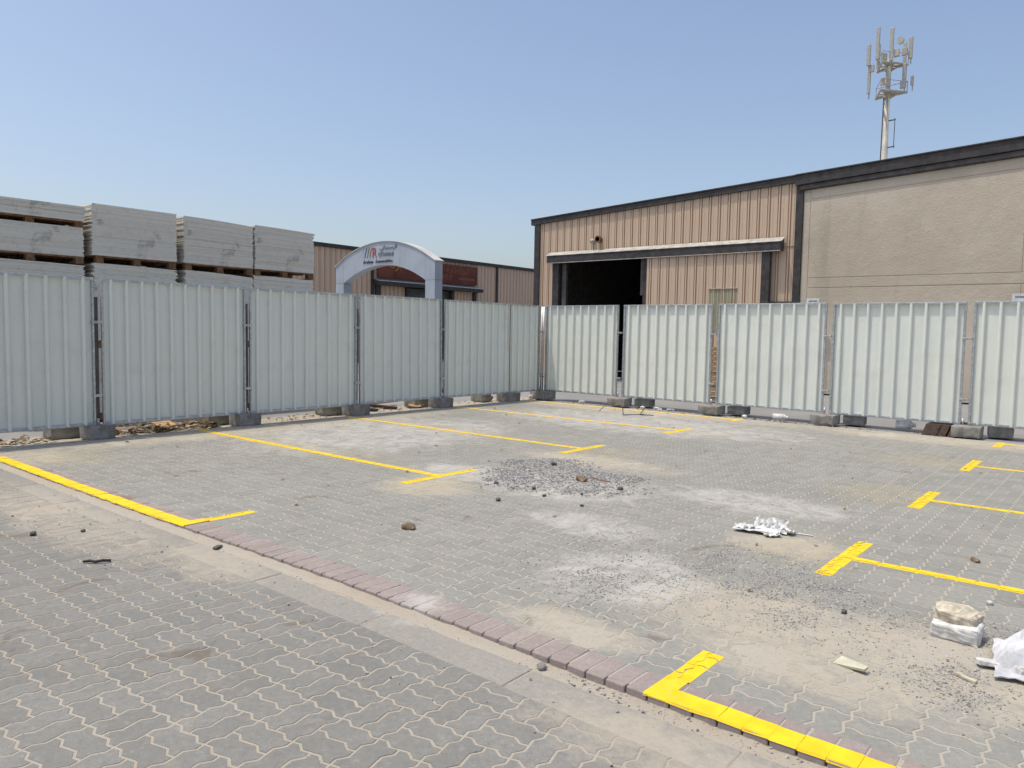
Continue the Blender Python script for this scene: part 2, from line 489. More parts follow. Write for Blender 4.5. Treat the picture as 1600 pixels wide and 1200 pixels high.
def road_sand_z(X, Y):
    s = blobs(X, Y, SANDY + [(-9.5, 2.3, 3, .35)])
    n = fbm(X, Y, 1.9, 5, 13) * 0.5 + fbm(X, Y, 8, 3, 18) * 0.28 + fbm(X, Y, 27, 2, 19) * 0.22
    m = smooth(0.36 * s + n, 0.82, 1.08)
    z = Z_ROAD - 0.0019 + 0.0016 * (fbm(X, Y, 1.1, 3, 77) - .4) + 0.0050 * m + 0.0018 * (fbm(X, Y, 22, 2, 25) - 0.5)
    ky = np.interp(X, KX, KY)
    gut = smooth(Y, ky - 0.11, ky - 0.07)
    lump = fbm(X, Y, 14, 4, 31)
    return z + gut * (0.003 + 0.013 * (1 - smooth(X, -2.6, -1.7)) + 0.016 * (lump - 0.4))
ys = np.concatenate([np.arange(-3.2, 0.4, 0.09), np.arange(0.4, 2.79, 0.027)])
xs = np.concatenate([np.arange(-16.2, -8.0, 0.09), np.arange(-8.0, 0.6, 0.027), np.arange(0.6, 5.0, 0.09)])
road = set_structure(sheet('road', xs, ys, road_sand_z, 'sand_road'))

# sandy strip under the left fence
def strip_z(X, Y):
    return -0.018 + 0.03 * (fbm(X, Y, 6, 4, 41) - 0.5)
set_structure(sheet('sand_strip', np.arange(EDGE_X - 0.80, EDGE_X + 0.01, 0.05), np.arange(0.0, EDGE_Y + 0.6, 0.06), strip_z, 'ground'))
def strip2_z(X, Y):
    return -0.022 + 0.03 * (fbm(X, Y, 6, 4, 47) - 0.5)
set_structure(sheet('verge_strip', np.arange(EDGE_X + 0.02, 3.0, 0.06), np.arange(EDGE_Y + 0.005, EDGE_Y + 0.17, 0.03), strip2_z, 'ground'))

# ------------------------------------------------------------------ wavy interlocking pavers
EV = [(0, 0), (.15, .045), (.33, -.05), (.5, 0), (.67, .05), (.85, -.045), (1, 0)]
def xe(t0, t1, y):      # edge along x at height y, displaced in +y
    p = [(t_, y + e) for t_, e in EV if t0 - 1e-6 <= t_ <= t1 + 1e-6]
    return p
def ye(t0, t1, x):      # edge along y, displaced in -x
    return [(x - e, t_) for t_, e in EV if t0 - 1e-6 <= t_ <= t1 + 1e-6]
def ring(b, r, tp, l):
    return b[:-1] + r[:-1] + tp[::-1][:-1] + l[::-1][:-1]
SHAPES = [ring(xe(0, .5, 0), ye(0, 1, .5), xe(0, .5, 1), ye(0, 1, 0)), ring(xe(.5, 1, 0), ye(0, 1, 1), xe(.5, 1, 1), ye(0, 1, .5)),
          ring(xe(0, 1, 0), ye(0, .5, 1), xe(0, 1, .5), ye(0, .5, 0)), ring(xe(0, 1, .5), ye(.5, 1, 1), xe(0, 1, 1), ye(.5, 1, 0))]
SHAPES = [np.array(s) * CELL for s in SHAPES]
def inset(P, d):
    n = len(P); out = []
    for i in range(n):
        a, b, c = P[i - 1], P[i], P[(i + 1) % n]
        u = (b - a) / np.linalg.norm(b - a); v = (c - b) / np.linalg.norm(c - b)
        nu = np.array([-u[1], u[0]]); nv = np.array([-v[1], v[0]])
        m_ = nu + nv; m_ = m_ / np.linalg.norm(m_)
        k = d / max(0.5, float(m_ @ nu))
        out.append(b + m_ * k)
    return np.array(out)
OUT = [inset(s, 0.0032) for s in SHAPES]
TOP = [inset(s, 0.0064) for s in SHAPES]
CEN = [s.mean(0) for s in SHAPES]
N16 = 18
def paver_vf(k):
    V = np.concatenate([np.c_[TOP[k] - CEN[k], np.zeros(N16)], np.c_[OUT[k] - CEN[k], np.full(N16, -0.007)]])
    return V
PV = [paver_vf(k) for k in range(4)]
PQ = np.array([(i, N16 + i, N16 + (i + 1) % N16, (i + 1) % N16) for i in range(N16)])[:, ::-1]
def paver_meshes(mat):
    r = []
    for k in range(4):
        m = bpy.data.meshes.new('paver')
        m.from_pydata([tuple(v) for v in PV[k]], [], [tuple(range(N16))] + [tuple(int(x) for x in q) for q in PQ])
        m.materials.append(M[mat]); m.update()
        r.append(m)
    return r

def lattice(x0, y0, nx, ny, parity, keep, ztop):
    L = []
    for i in range(nx):
        for j in range(ny):
            for k in ((0, 1) if (i + j) % 2 == parity else (2, 3)):
                c = CEN[k] + np.array([x0 + i * CELL, y0 + j * CELL])
                if keep(c[0], c[1]):
                    L.append((k, c[0], c[1], ztop + rng.normal(0, 0.00035), rng.normal(0, 0.0025), rng.normal(0, 0.0025)))
    return L
def view(x, y, z=0.0):
    d = Vector((x, y, z - CAM_H))
    w = d.dot(cd)
    if w < 0.2: return None
    return 800 + FPX * d.dot(cr2) / w, 600 - FPX * d.dot(cu2) / w, w
def lay(L, parent, mat, nmax=300):
    meshes = paver_meshes(mat)
    score = []
    for n, p in enumerate(L):
        q = view(p[1], p[2], p[3])
        ok = q and -20 < q[0] < 1620 and -20 < q[1] < 1220
        score.append(((CAM_H / q[2] ** 3) if ok else 0.0, n))
    big = set(n for s, n in sorted(score, reverse=True)[:nmax] if s > 0)
    Vs, Fq, Fn, b = [], [], [], 0
    for n, (k, x, y, z, tx, ty) in enumerate(L):
        if n in big:
            o = bpy.data.objects.new('paver', meshes[k])
            COL.objects.link(o)
            o.parent = parent
            o.location = (x, y, z)
            o.rotation_euler = (tx, ty, 0)
        else:
            V = PV[k].copy()
            V[:, 2] += z + V[:, 1] * tx - V[:, 0] * ty
            V[:, 0] += x; V[:, 1] += y
            Vs.append(V); Fq.append(PQ + b); Fn.append(np.arange(b, b + N16)); b += 2 * N16
    V = np.concatenate(Vs); Fq = np.concatenate(Fq); Fn = np.stack(Fn)
    m = bpy.data.meshes.new('paver_field')
    nl = Fq.size + Fn.size
    m.vertices.add(len(V)); m.vertices.foreach_set('co', V.astype(np.float32).ravel())
    m.loops.add(nl); m.loops.foreach_set('vertex_index', np.concatenate([Fq.ravel(), Fn.ravel()]).astype(np.int32))
    m.polygons.add(len(Fq) + len(Fn))
    m.polygons.foreach_set('loop_start', np.concatenate([np.arange(0, Fq.size, 4), Fq.size + np.arange(0, Fn.size, N16)]).astype(np.int32))
    m.polygons.foreach_set('loop_total', np.concatenate([np.full(len(Fq), 4), np.full(len(Fn), N16)]).astype(np.int32))
    m.update(calc_edges=True); m.validate()
    m.polygons.foreach_set('use_smooth', [False] * len(m.polygons))
    o = link('paver_field', m, mat, parent)
    o['kind'] = 'stuff'
    return o
PARK = lattice(P_X0, P_Y0, P_NX, P_NY, 0, lambda x, y: True, 0.0)
lay(PARK, parking, 'paver')
ROADP = lattice(R_X0, R_Y0, R_NX, R_NY, (62 + 22) % 2, lambda x, y: y < kerb_y(x) - 0.275 and y > -3.1, Z_ROAD)
lay(ROADP, road, 'paver_road')

# red edging stones along the parking edge
edging = set_structure(link('edging_strip', MB().box(-10.6, 2.8, 2.755, 2.90, -0.11, -0.014).mesh('edging_strip'), 'sand'))
bx = MB().box(-0.0485, 0.0485, 0, 0.197, -0.075, 0.0).mesh('edging_stone')
bx.materials.append(M['red'])
x = -10.55
EDG = []
while x < 2.8:
    y = kerb_y(x) + rnd.uniform(-.003, .003)
    o = bpy.data.objects.new('edging_stone', bx)
    COL.objects.link(o); o.parent = edging
    sl = (kerb_y(x + .1) - kerb_y(x - .1)) / .2
    zt = 0.0035 + rnd.uniform(-.001, .0012)
    o.location = (x, y, zt)
    o.rotation_euler = (rnd.gauss(0, .006), rnd.gauss(0, .006), sl + rnd.gauss(0, .012))
    bv = o.modifiers.new('bevel', 'BEVEL'); bv.width = 0.006; bv.segments = 2
    EDG.append((x, y, zt, o.rotation_euler.copy()))
    x += 0.1035

# flush concrete kerbstones between road and parking
kerb = set_structure(link('kerb_bed', MB().box(-15, 5, 2.42, 2.60, -0.11, Z_ROAD - 0.012).mesh('kerb_bed'), 'sand_road'))
x = -15.03 + 0.0
while x < 4.5:
    xa, xb = x + 0.004, x + 1.0 - 0.004
    ya, yb = kerb_y(xa), kerb_y(xb)
    d0, d1 = 0.305, 0.088
    z0, z1 = -0.14, Z_ROAD + 0.003 + rnd.uniform(-.002, .003)
    j = rnd.uniform(-.006, .006)
    m = MB().hexa([(xa, ya - d0 + j, z0), (xb, yb - d0 + j, z0), (xb, yb - d1 + j, z0), (xa, ya - d1 + j, z0)],
                  [(xa, ya - d0 + j, z1), (xb, yb - d0 + j, z1), (xb, yb - d1 + j, z1 + .001), (xa, ya - d1 + j, z1 + .001)])
    m.obj('kerbstone', 'kerb', kerb, bevel=0.008)
    x += 1.0

# ------------------------------------------------------------------ yellow bay markings (paint lies on each stone)
def clip(P, lo, hi, ax, jit):
    def side(P, keep, val):
        out = []
        for i in range(len(P)):
            a, b = P[i - 1], P[i]
            ka, kb = keep(a), keep(b)
            if ka != kb:
                t_ = (val - a[ax]) / (b[ax] - a[ax])
                out.append(tuple(a[q] + t_ * (b[q] - a[q]) for q in (0, 1)))
            if kb: out.append(tuple(b))
        return out
    P = side(P, lambda p: p[ax] >= lo, lo)
    if len(P) > 2: P = side(P, lambda p: p[ax] <= hi, hi)
    return P
PARKA = np.array([(p[1], p[2]) for p in PARK])
PTOP = [inset(s, 0.0048) for s in SHAPES]
def painted(mb, x0, x1, y0, y1):
    near = np.where((PARKA[:, 0] > x0 - .2) & (PARKA[:, 0] < x1 + .2) & (PARKA[:, 1] > y0 - .2) & (PARKA[:, 1] < y1 + .2))[0]
    longx = (x1 - x0) > (y1 - y0)
    for n in near:
        k, cx, cy, z, tx, ty = PARK[n]
        P = [tuple(p) for p in PTOP[k] - CEN[k] + np.array([cx, cy])]
        j = [rng.normal(0, 0.0022) for _ in range(4)]
        P = clip(P, x0 + j[0], x1 + j[1], 0, 0)
        if len(P) > 2: P = clip(P, y0 + j[2], y1 + j[3], 1, 0)
        if len(P) > 2:
            mb.add([(p[0], p[1], z + (p[1] - cy) * tx - (p[0] - cx) * ty + 0.0012) for p in P], [tuple(range(len(P)))])
    # paint that ran into the joints
    zs = -0.0014
    step = 0.06
    if longx:
        n = max(2, int((x1 - x0) / step)); a = np.linspace(x0, x1, n + 1)
        lo = y0 + rng.normal(0, .0018, n + 1); hi = y1 + rng.normal(0, .0018, n + 1)
        vs = [(a[i], lo[i], zs) for i in range(n + 1)] + [(a[i], hi[i], zs) for i in range(n + 1)]
    else:
        n = max(2, int((y1 - y0) / step)); a = np.linspace(y0, y1, n + 1)
        lo = x0 + rng.normal(0, .0018, n + 1); hi = x1 + rng.normal(0, .0018, n + 1)
        vs = [(hi[i], a[i], zs) for i in range(n + 1)] + [(lo[i], a[i], zs) for i in range(n + 1)]
    mb.add(vs, [(i, i + 1, n + 2 + i, n + 1 + i) for i in range(n)])
    return mb
def kerb_paint(mb, x0, x1, full=None):
    """paint on the edging stones: the front half, the full stone within full=(xa, xb)"""
    for (x, y, zt, rot) in EDG:
        a, b = max(x - .0515, x0), min(x + .0515, x1)
        if b - a < 0.004: continue
        w = 0.112 + rnd.uniform(-.003, .003)
        parts = [(a, b, w)]
        if full and b > full[0] and a < full[1]:
            a2, b2 = max(a, full[0]), min(b, full[1])
            parts.append((a2, b2, 0.216))
        for (p, q, w_) in parts:
            c, s = math.cos(rot.z), math.sin(rot.z)
            pts = []
            for dx, dy in ((p - x, 0.004), (q - x, 0.004), (q - x, w_), (p - x, w_)):
                pts.append((x + dx * c - dy * s, y + dx * s + dy * c, zt + dy * math.tan(rot.x) - dx * math.tan(rot.y) + 0.0022 + (0.0004 if w_ > .2 else 0)))
            mb.add(pts, [(0, 1, 2, 3)])
            # thin run-over on the front arris
            f0, f1 = pts[0], pts[1]
            dz = rnd.uniform(.006, .014)
            mb.add([(f0[0], f0[1] - .006, f0[2] - dz), (f1[0], f1[1] - .006, f1[2] - dz * rnd.uniform(.6, 1.2)), f1, f0], [(0, 1, 2, 3)])
    return mb
mk = 'painted bay markings'
def marking(name, build, label):
    mb = MB(); build(mb)
    o = link(name, mb.mesh(name), 'paint')
    return tag(o, label, 'road marking', mk)
LXC = -5.49
marking('bay_marking', lambda m: (kerb_paint(m, -9.75, LXC + .055, (LXC - .05, LXC + .055)), painted(m, LXC - .05, LXC + .052, 2.93, 3.33)),
        'yellow line along the kerb at left, ending in a short foot')
def tmark(m, xa, xb, y, c0, c1, xc, w=0.048):
    painted(m, xa, xb, y - w, y + w)
    painted(m, xc - .052, xc + .052, c0, c1)
marking('bay_marking', lambda m: tmark(m, -10.40, LXC - .054, 5.475, 4.96, 6.02, LXC), 'yellow T-shaped bay line from the left fence, nearest the camera')
marking('bay_marking', lambda m: tmark(m, -10.40, LXC - .054, 8.11, 7.61, 8.59, LXC), 'yellow T-shaped bay line ending just behind the gravel heap')
marking('bay_marking', lambda m: tmark(m, -10.40, LXC - .054, 10.83, 10.3, 11.18, LXC), 'yellow T-shaped bay line in front of the bent steel rods')
marking('bay_marking', lambda m: tmark(m, -10.30, LXC - .054, 13.06, 12.80, 13.28, LXC), 'yellow line along the foot of the right fence near the corner')
RXC = -1.455
marking('bay_marking', lambda m: (kerb_paint(m, RXC - .055, 2.75, (RXC - .055, RXC + .05)), painted(m, RXC - .055, RXC + .05, 2.93, 3.29)),
        'bright yellow L-shaped marking on the kerb stones at front right')
marking('bay_marking', lambda m: tmark(m, RXC + .054, 2.6, 5.385, 4.885, 5.89, RXC), 'yellow T-shaped bay line beside the white rubble, nearest on the right')
marking('bay_marking', lambda m: tmark(m, RXC + .054, 2.6, 7.88, 7.41, 8.35, RXC), 'middle yellow T-shaped bay line on the right')
marking('bay_marking', lambda m: tmark(m, RXC + .054, 2.6, 10.45, 9.98, 10.97, RXC), 'third yellow T-shaped bay line on the right, counted from the camera')
marking('bay_marking', lambda m: tmark(m, RXC + .054, 2.6, 13.02, 12.58, 13.2, RXC), 'farthest yellow bay marking on the right, at the fence foot')

# ------------------------------------------------------------------ white hoarding fence
ZB, ZT = 0.175, 2.125
def rib_profile(w, pitch, base=.021, h=.052):
    n = max(1, round(w / pitch)); p = w / n
    pts = [(0, 0)]
    for i in range(n):
        c = (i + .5) * p
        pts += [(c - base, 0), (c - base - .001, h - .010), (c - base + .011, h), (c + base - .011, h), (c + base + .001, h - .010), (c + base, 0)]
    pts.append((w, 0))
    return pts
def sheet_obj(name, prof, zb, zt, mat, parent, y=0.0, x0=0.0, rows=1, dent=0.0):
    """prof (u, out); zb, zt functions of u or numbers; outward is -y"""
    fb = zb if callable(zb) else (lambda u: zb)
    ft = zt if callable(zt) else (lambda u: zt)
    n = len(prof)
    vs, sd = [], rnd.uniform(0, 90)
    for k in range(rows + 1):
        q = k / rows
        for u, d in prof:
            e = dent * mnoise.noise(Vector((u * 2.3 + sd, q * 3.1, sd))) * math.sin(math.pi * q) + dent * .35 * mnoise.noise(Vector((u * 9 + sd, q * 9, sd)))
            vs.append((x0 + u, y - d - e, fb(x0 + u) * (1 - q) + ft(x0 + u) * q))
    m = MB().add(vs, [(k * n + i, k * n + i + 1, (k + 1) * n + i + 1, (k + 1) * n + i) for k in range(rows) for i in range(n - 1)])
    return m.obj(name, mat, parent)
def hoarding(u0, u1, side, label, seam=None, clampz=1.52):
    w = u1 - u0
    if side == 'L':
        root = thing('hoarding_panel', label, 'fence panel', (-10.55, u0, 0), R(90), 'white corrugated hoarding panels')
    else:
        root = thing('hoarding_panel', label, 'fence panel', (u0, 13.80, 0), 0, 'white corrugated hoarding panels')
    root.rotation_euler.x = R(rnd.gauss(0, .35)); root.rotation_euler.y = 0
    root.rotation_euler.z += R(rnd.gauss(0, .35))
    dz = rnd.uniform(-.008, .008)
    zb, zt = ZB + dz, ZT + dz
    sheets = [(0.022, w - 0.022)] if seam is None else [(0.022, seam - u0 - 0.004), (seam - u0 + 0.004, w - 0.022)]
    for a, b in sheets:
        prof = rib_profile(b - a, 0.214)
        sheet_obj('sheet', prof, zb + .012, zt - .012, 'sheet', root, 0.024, a, 12, .008)
    t_ = .019
    MB().box(0, w, -t_ - .004, t_ - .004, zt - .036, zt).obj('top_rail', 'galv', root, bevel=.004)
    MB().box(0, w, -t_ - .004, t_ - .004, zb, zb + .036).obj('bottom_rail', 'galv', root, bevel=.004)
    pw = .026 if side == 'L' else .036
    for a in (0, w - pw):
        MB().box(a, a + pw, -t_ + .003, t_ + .003, zb + .037, zt - .037).obj('side_post', 'galv', root, bevel=.004)
    if seam is not None:
        MB().box(seam - u0 - .006, seam - u0 + .006, -.03, -.02, zb + .04, zt - .04).obj('seam_strip', 'trim', root)
    if side == 'L':
        MB().box(w + .012, w + .066, .035, .06, zb, zt - .25).obj('gap_shade_post', 'steel_dark', root)  # dark post behind each gap; its tone also stands for the shade there
    # foot pin into the block and coupling clamp on the right-hand post
    MB().tube((w + .03, .0, zb - .02), (w + .03, .0, zb + .09), .016, n=12).obj('foot_pin', 'galv', root, True)
    c = MB().box(w - .035, w + .095, -.030, .030, clampz, clampz + .036)
    c.tube((w + .03, -.05, clampz + .022), (w + .03, -.02, clampz + .022), .014)
    c.obj('clamp', 'galv', root, bevel=.006)
    c = MB().box(w - .03, w + .085, -.03, .03, 0.55, 0.585)
    c.obj('clamp', 'galv', root, bevel=.006)
    for a in np.linspace(.25, w - .25, 4):
        MB().tube((a, -.024, zb + .018), (a, -.029, zb + .018), .007, n=8).obj('screw', 'galv', root)
    if side == 'R' and u0 < -10:
        for a in (-.045, -.10):
            MB().tube((a, -.02, zb - .05), (a, -.02, zt - .02), .019, n=12).obj('corner_post', 'galv', root, True)
    return root
hoarding(-0.2, 1.80, 'L', 'white corrugated fence panel outside the frame, left of the first block')
hoarding(1.90, 4.10, 'L', 'white corrugated fence panel at the left edge, in front of the leftmost board stack')
hoarding(4.19, 6.27, 'L', 'white corrugated fence panel in the left fence between the first and second block pairs')
hoarding(6.35, 8.41, 'L', 'white corrugated fence panel in the left fence below the fourth board stack')
hoarding(8.49, 10.54, 'L', 'white corrugated fence panel in the left fence below the arched gateway')
hoarding(10.60, 13.66, 'L', 'long white corrugated fence panel with a dark seam, beside the corner', seam=12.58)
hoarding(-10.47, -8.52, 'R', 'white corrugated fence panel next to the corner with a slanting shadow')
hoarding(-8.40, -6.39, 'R', 'white corrugated fence panel in the right fence below the dark doorway')
hoarding(-6.27, -4.24, 'R', 'white corrugated fence panel in the right fence below the sliding door')
hoarding(-4.13, -2.10, 'R', 'white corrugated fence panel in the right fence below the plaster wall')
hoarding(-2.00, 0.06, 'R', 'white corrugated fence panel at the right edge of the picture')
hoarding(0.16, 2.2, 'R', 'white corrugated fence panel beyond the right edge of the picture')

def block(cx, cy, sx, sy, sz, rz, label, mat='block'):
    m = bmesh.new()
    bmesh.ops.create_cube(m, size=1)
    bmesh.ops.scale(m, vec=(sx, sy, sz), verts=m.verts)
    bmesh.ops.subdivide_edges(m, edges=m.edges[:], cuts=5, use_grid_fill=True)
    sd = Vector((cx * 3.1, cy * 1.7, 0))
    for v in m.verts:
        e = sum(abs(abs(v.co[i]) - (sx, sy, sz)[i] / 2) < 1e-5 for i in range(3))
        n = mnoise.noise(v.co * 9 + sd)
        v.co += v.co.normalized() * (n * .004 - (0.005 + 0.012 * max(0, n) if e >= 2 else 0))
        v.co.z += sz / 2
        if v.co.z < 0.004: v.co.z = -0.004
        tp = 1 + 0.03 * (v.co.z / sz - .5)
        v.co.x *= tp; v.co.y *= tp
    me = bpy.data.meshes.new('concrete_block'); m.to_mesh(me); m.free()
    o = link('concrete_block', me, mat, None, False)
    o.location = (cx, cy, 0); o.rotation_euler = (0, 0, rz)
    return tag(o, label, 'concrete block', 'concrete fence feet')
bl = [(4.12, 'first'), (6.27, 'second'), (8.42, 'third'), (10.53, 'fourth')]
nm = {'first': 'nearest the left edge', 'second': 'under the second fence gap from the left', 'third': 'under the third fence gap from the left', 'fourth': 'under the fourth fence gap from the left'}
for y, k in bl:
    block(-10.56, y, .36, .36 if k != 'first' else .32, .185, rnd.gauss(0, .05), 'concrete fence foot in front, %s' % nm[k], 'block_shaded')
    block(-10.98, y - .26, .30, .42, .175, rnd.gauss(0, .08), 'paler concrete fence foot behind, %s' % nm[k], 'block')
block(-10.56, 12.62, .34, .44, .185, .04, 'concrete fence foot under the dark seam of the left fence', 'block_shaded')
block(-10.95, 12.15, .3, .36, .18, .1, 'paler concrete fence foot left of the dark seam', 'block')
block(-10.45, 13.72, .52, .36, .175, -.3, 'concrete fence foot at the corner where both fences meet', 'block_shaded')
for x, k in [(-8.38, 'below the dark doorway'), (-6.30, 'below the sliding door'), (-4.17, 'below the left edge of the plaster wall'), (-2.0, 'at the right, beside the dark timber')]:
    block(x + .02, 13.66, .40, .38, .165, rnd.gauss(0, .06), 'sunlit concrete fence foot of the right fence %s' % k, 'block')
    block(x + .42, 14.02, .34, .34, .155, rnd.gauss(0, .08), 'shaded concrete fence foot behind the right fence %s' % k, 'block_shaded')

# ------------------------------------------------------------------ board stacks on pallets behind the left fence
def pallet(x1, y0, y1, z0, z1, label, depth=1.5):
    root = thing('pallet', label, 'pallet', (x1 - depth / 2, (y0 + y1) / 2, z0), 0, 'pallets under the board stacks')
    h = z1 - z0; dx, dy = depth / 2, (y1 - y0) / 2
    for i in range(5):
        a = -dx + i * (2 * dx - .12) / 4
        MB().box(a, a + .12, -dy, dy, h - .024, h - .002).obj('deck_board', 'wood', root)
    for yy in (-dy, -.06, dy - .12):
        MB().box(-dx, dx, yy, yy + .12, .001, .02).obj('base_board', 'wood', root)
        for xx in (-dx, -.06, dx - .12):
            MB().box(xx + .004, xx + .116, yy + .004, yy + .116, .021, h - .025).obj('spacer_block', 'wood', root)
    return root
def boards(x1, y0, y1, z0, z1, label, th=0.018, depth=1.6, sag=0.0, messy=1.0):
    root = thing('board_stack', label, 'board stack', (x1 - depth / 2, (y0 + y1) / 2, z0), R(rnd.gauss(0, .5)), 'stacks of cement boards behind the fence')
    mb = MB(); z = 0.001
    dx, dy = depth / 2, (y1 - y0) / 2
    dr = 0.0
    while z < (z1 - z0) - th * .5:
        dr = .8 * dr + rnd.gauss(0, .0030 * messy)
        a, b = dr + rnd.gauss(0, .0018 * messy), rnd.gauss(0, .007 * messy)
        th_ = th * rnd.uniform(.75, 1.2)
        n = 4
        vs, fs = [], []
        for zz in (0, th_ * .97):
            for i in range(n + 1):
                q = -1 + 2 * i / n
                s = -sag * (q * .5 + .5) ** 2 * (z / (z1 - z0))
                vs += [(-dx + a, q * dy + b, z + zz + s), (dx + a, q * dy + b, z + zz + s)]
        k = 2 * (n + 1)
        for i in range(n):
            fs += [(2 * i, 2 * i + 2, 2 * i + 3, 2 * i + 1), (k + 2 * i, k + 2 * i + 1, k + 2 * i + 3, k + 2 * i + 2),
                   (2 * i + 1, 2 * i + 3, k + 2 * i + 3, k + 2 * i + 1), (2 * i, k + 2 * i, k + 2 * i + 2, 2 * i + 2)]
        fs += [(0, 1, k + 1, k), (2 * n, k + 2 * n, k + 2 * n + 1, 2 * n + 1)]
        mb.add(vs, fs)
        z += th_
    o = mb.obj('boards', 'board', root)
    o['kind'] = 'stuff'
    return root
cols = [('leftmost', 3.28, 4.73), ('second', 4.86, 6.17), ('third', 6.31, 7.60), ('fourth', 7.64, 8.91)]
for k, y0, y1 in cols:
    X1 = -12.5
    pallet(X1, y0, y1, 0.0, .12, 'wooden pallet on the ground under the %s column of boards' % k)
    boards(X1, y0, y1, .12, 1.14, 'lowest pile of grey boards in the %s column, behind the fence' % k)
    pallet(X1, y0, y1, 1.14, 1.26, 'wooden pallet low in the %s column of boards' % k)
    boards(X1, y0, y1, 1.26, 2.46 if k != 'leftmost' else 2.43, 'pile of grey boards just topping the fence in the %s column' % k, messy=1.6, sag=.05 if k == 'third' else .02)
pallet(-12.5, 3.28, 4.73, 2.43, 2.54, 'wooden pallet between the lower piles of the leftmost column')
boards(-12.5, 3.28, 4.73, 2.54, 2.98, 'neat pile of grey boards in the leftmost column, second from top')
pallet(-12.5, 3.28, 4.73, 2.98, 3.07, 'wooden pallet under the topmost thin pile at far left')
boards(-12.46, 3.25, 4.74, 3.07, 3.31, 'thin uneven pile of warped boards on top of the leftmost column', th=.034, messy=3.0)
pallet(-12.5, 4.90, 6.17, 2.46, 2.58, 'wooden pallet under the tall top pile of the second column')
boards(-12.47, 4.85, 6.17, 2.58, 3.38, 'tall neat pile of grey boards topping the second column')
pallet(-12.5, 6.33, 7.60, 2.46, 2.58, 'wooden pallet under the stained top pile of the third column')
boards(-12.5, 6.31, 7.60, 2.58, 3.37, 'stained pile of boards topping the third column', messy=1.4, sag=.04)
pallet(-12.5, 7.64, 8.91, 2.46, 2.58, 'wooden pallet under the top pile of the fourth column')
boards(-12.48, 7.63, 8.91, 2.58, 3.37, 'warm grey pile of boards topping the fourth column, nearest the shed', messy=1.8, sag=.02)

# ------------------------------------------------------------------ tan warehouse on the right
def clad_profile(w, pitch=.305, h=.034):
    n = max(1, round(w / pitch)); p = w / n; pts = [(0, 0)]
    for i in range(n):
        s = i * p
        q = s + .42 * p
        pts += [(q - .052, 0), (q - .047, -.034), (q - .021, -.034), (q - .018, .014), (q + .018, .014), (q + .021, -.034), (q + .047, -.034), (q + .052, 0)]
        q = s + .80 * p
        pts += [(q - .014, 0), (q - .006, .008), (q + .006, .008), (q + .014, 0)]
    pts.append((w, 0))
    return pts
def clad_run(parent, x0, x1, zb, zt, mat, y=0.0, sw=0.915):
    n = max(1, round((x1 - x0) / sw)); w = (x1 - x0) / n
    for i in range(n):
        sheet_obj('cladding_sheet', clad_profile(w - .002), zb, zt, mat, parent, y + (.0015 if i % 2 else 0), x0 + i * w)
wh = thing('warehouse', 'tan ribbed warehouse with a sliding door, plastered end and dark sloping roof edge', 'building', (0, 21, 0))
roofz = lambda x: 5.36 + (x + 16.6) * 0.0503
clad_run(wh, -16.24, -15.46, 0.0, 4.02, 'clad')
clad_run(wh, -16.24, -7.40, 4.02, lambda u: roofz(u), 'clad')
clad_run(wh, -11.9, -7.40, 0.0, 4.018, 'clad', 0.02)
MB().box(-16.47, -16.24, -.06, .12, 0, 5.34).obj('corner_trim', 'trim', wh, bevel=.01)
MB().box(-7.40, -7.20, -.06, .10, 0, 5.80).obj('corner_trim', 'trim', wh, bevel=.01)
f = MB()
for a, b in ((-16.62, -7.42), (-7.418, 5.0)):
    yo = -.075 if a < -8 else -.12
    d = .17 if a < -8 else .26
    f = MB().hexa([(a, yo, roofz(a) - d + .08), (b, yo, roofz(b) - d + .08), (b, .2, roofz(b) - d + .08), (a, .2, roofz(a) - d + .08)],
                  [(a, yo, roofz(a) + .08), (b, yo, roofz(b) + .08), (b, .2, roofz(b) + .08), (a, .2, roofz(a) + .08)])
    f.obj('fascia', 'trim', wh, bevel=.012)
    f = MB().hexa([(a, yo - .03, roofz(a) + .081), (b, yo - .03, roofz(b) + .081), (b, .3, roofz(b) + .081), (a, .3, roofz(a) + .081)],
                  [(a, yo - .03, roofz(a) + .12), (b, yo - .03, roofz(b) + .12), (b, .3, roofz(b) + .12), (a, .3, roofz(a) + .12)])
    f.obj('roof_flashing', 'trim', wh, bevel=.008)
MB().hexa([(-7.3, -.10, roofz(-7.3) - .34), (5, -.10, roofz(5) - .34), (5, .02, roofz(5) - .34), (-7.3, .02, roofz(-7.3) - .34)],
          [(-7.3, -.10, roofz(-7.3) - .185), (5, -.10, roofz(5) - .185), (5, .02, roofz(5) - .185), (-7.3, .02, roofz(-7.3) - .185)]).obj('gutter', 'trim', wh, bevel=.03)
m = MB().hexa([(-16.6, .31, roofz(-16.6) + .04), (5, .31, roofz(5) + .04), (5, 26, roofz(5) + .04), (-16.6, 26, roofz(-16.6) + .04)],
              [(-16.6, .31, roofz(-16.6) + .10), (5, .31, roofz(5) + .10), (5, 26, roofz(5) + .10), (-16.6, 26, roofz(-16.6) + .10)])
m.obj('roof', 'roof', wh)
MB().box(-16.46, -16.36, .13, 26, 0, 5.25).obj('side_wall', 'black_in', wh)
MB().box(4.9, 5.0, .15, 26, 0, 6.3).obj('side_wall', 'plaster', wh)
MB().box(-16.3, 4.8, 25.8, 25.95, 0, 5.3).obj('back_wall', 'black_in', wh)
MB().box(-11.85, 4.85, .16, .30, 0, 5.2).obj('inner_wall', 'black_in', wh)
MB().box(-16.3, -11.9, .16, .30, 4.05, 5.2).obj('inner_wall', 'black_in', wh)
MB().box(-11.7, -11.5, .32, 25.7, 0, 5.2).obj('inner_wall', 'black_in', wh)
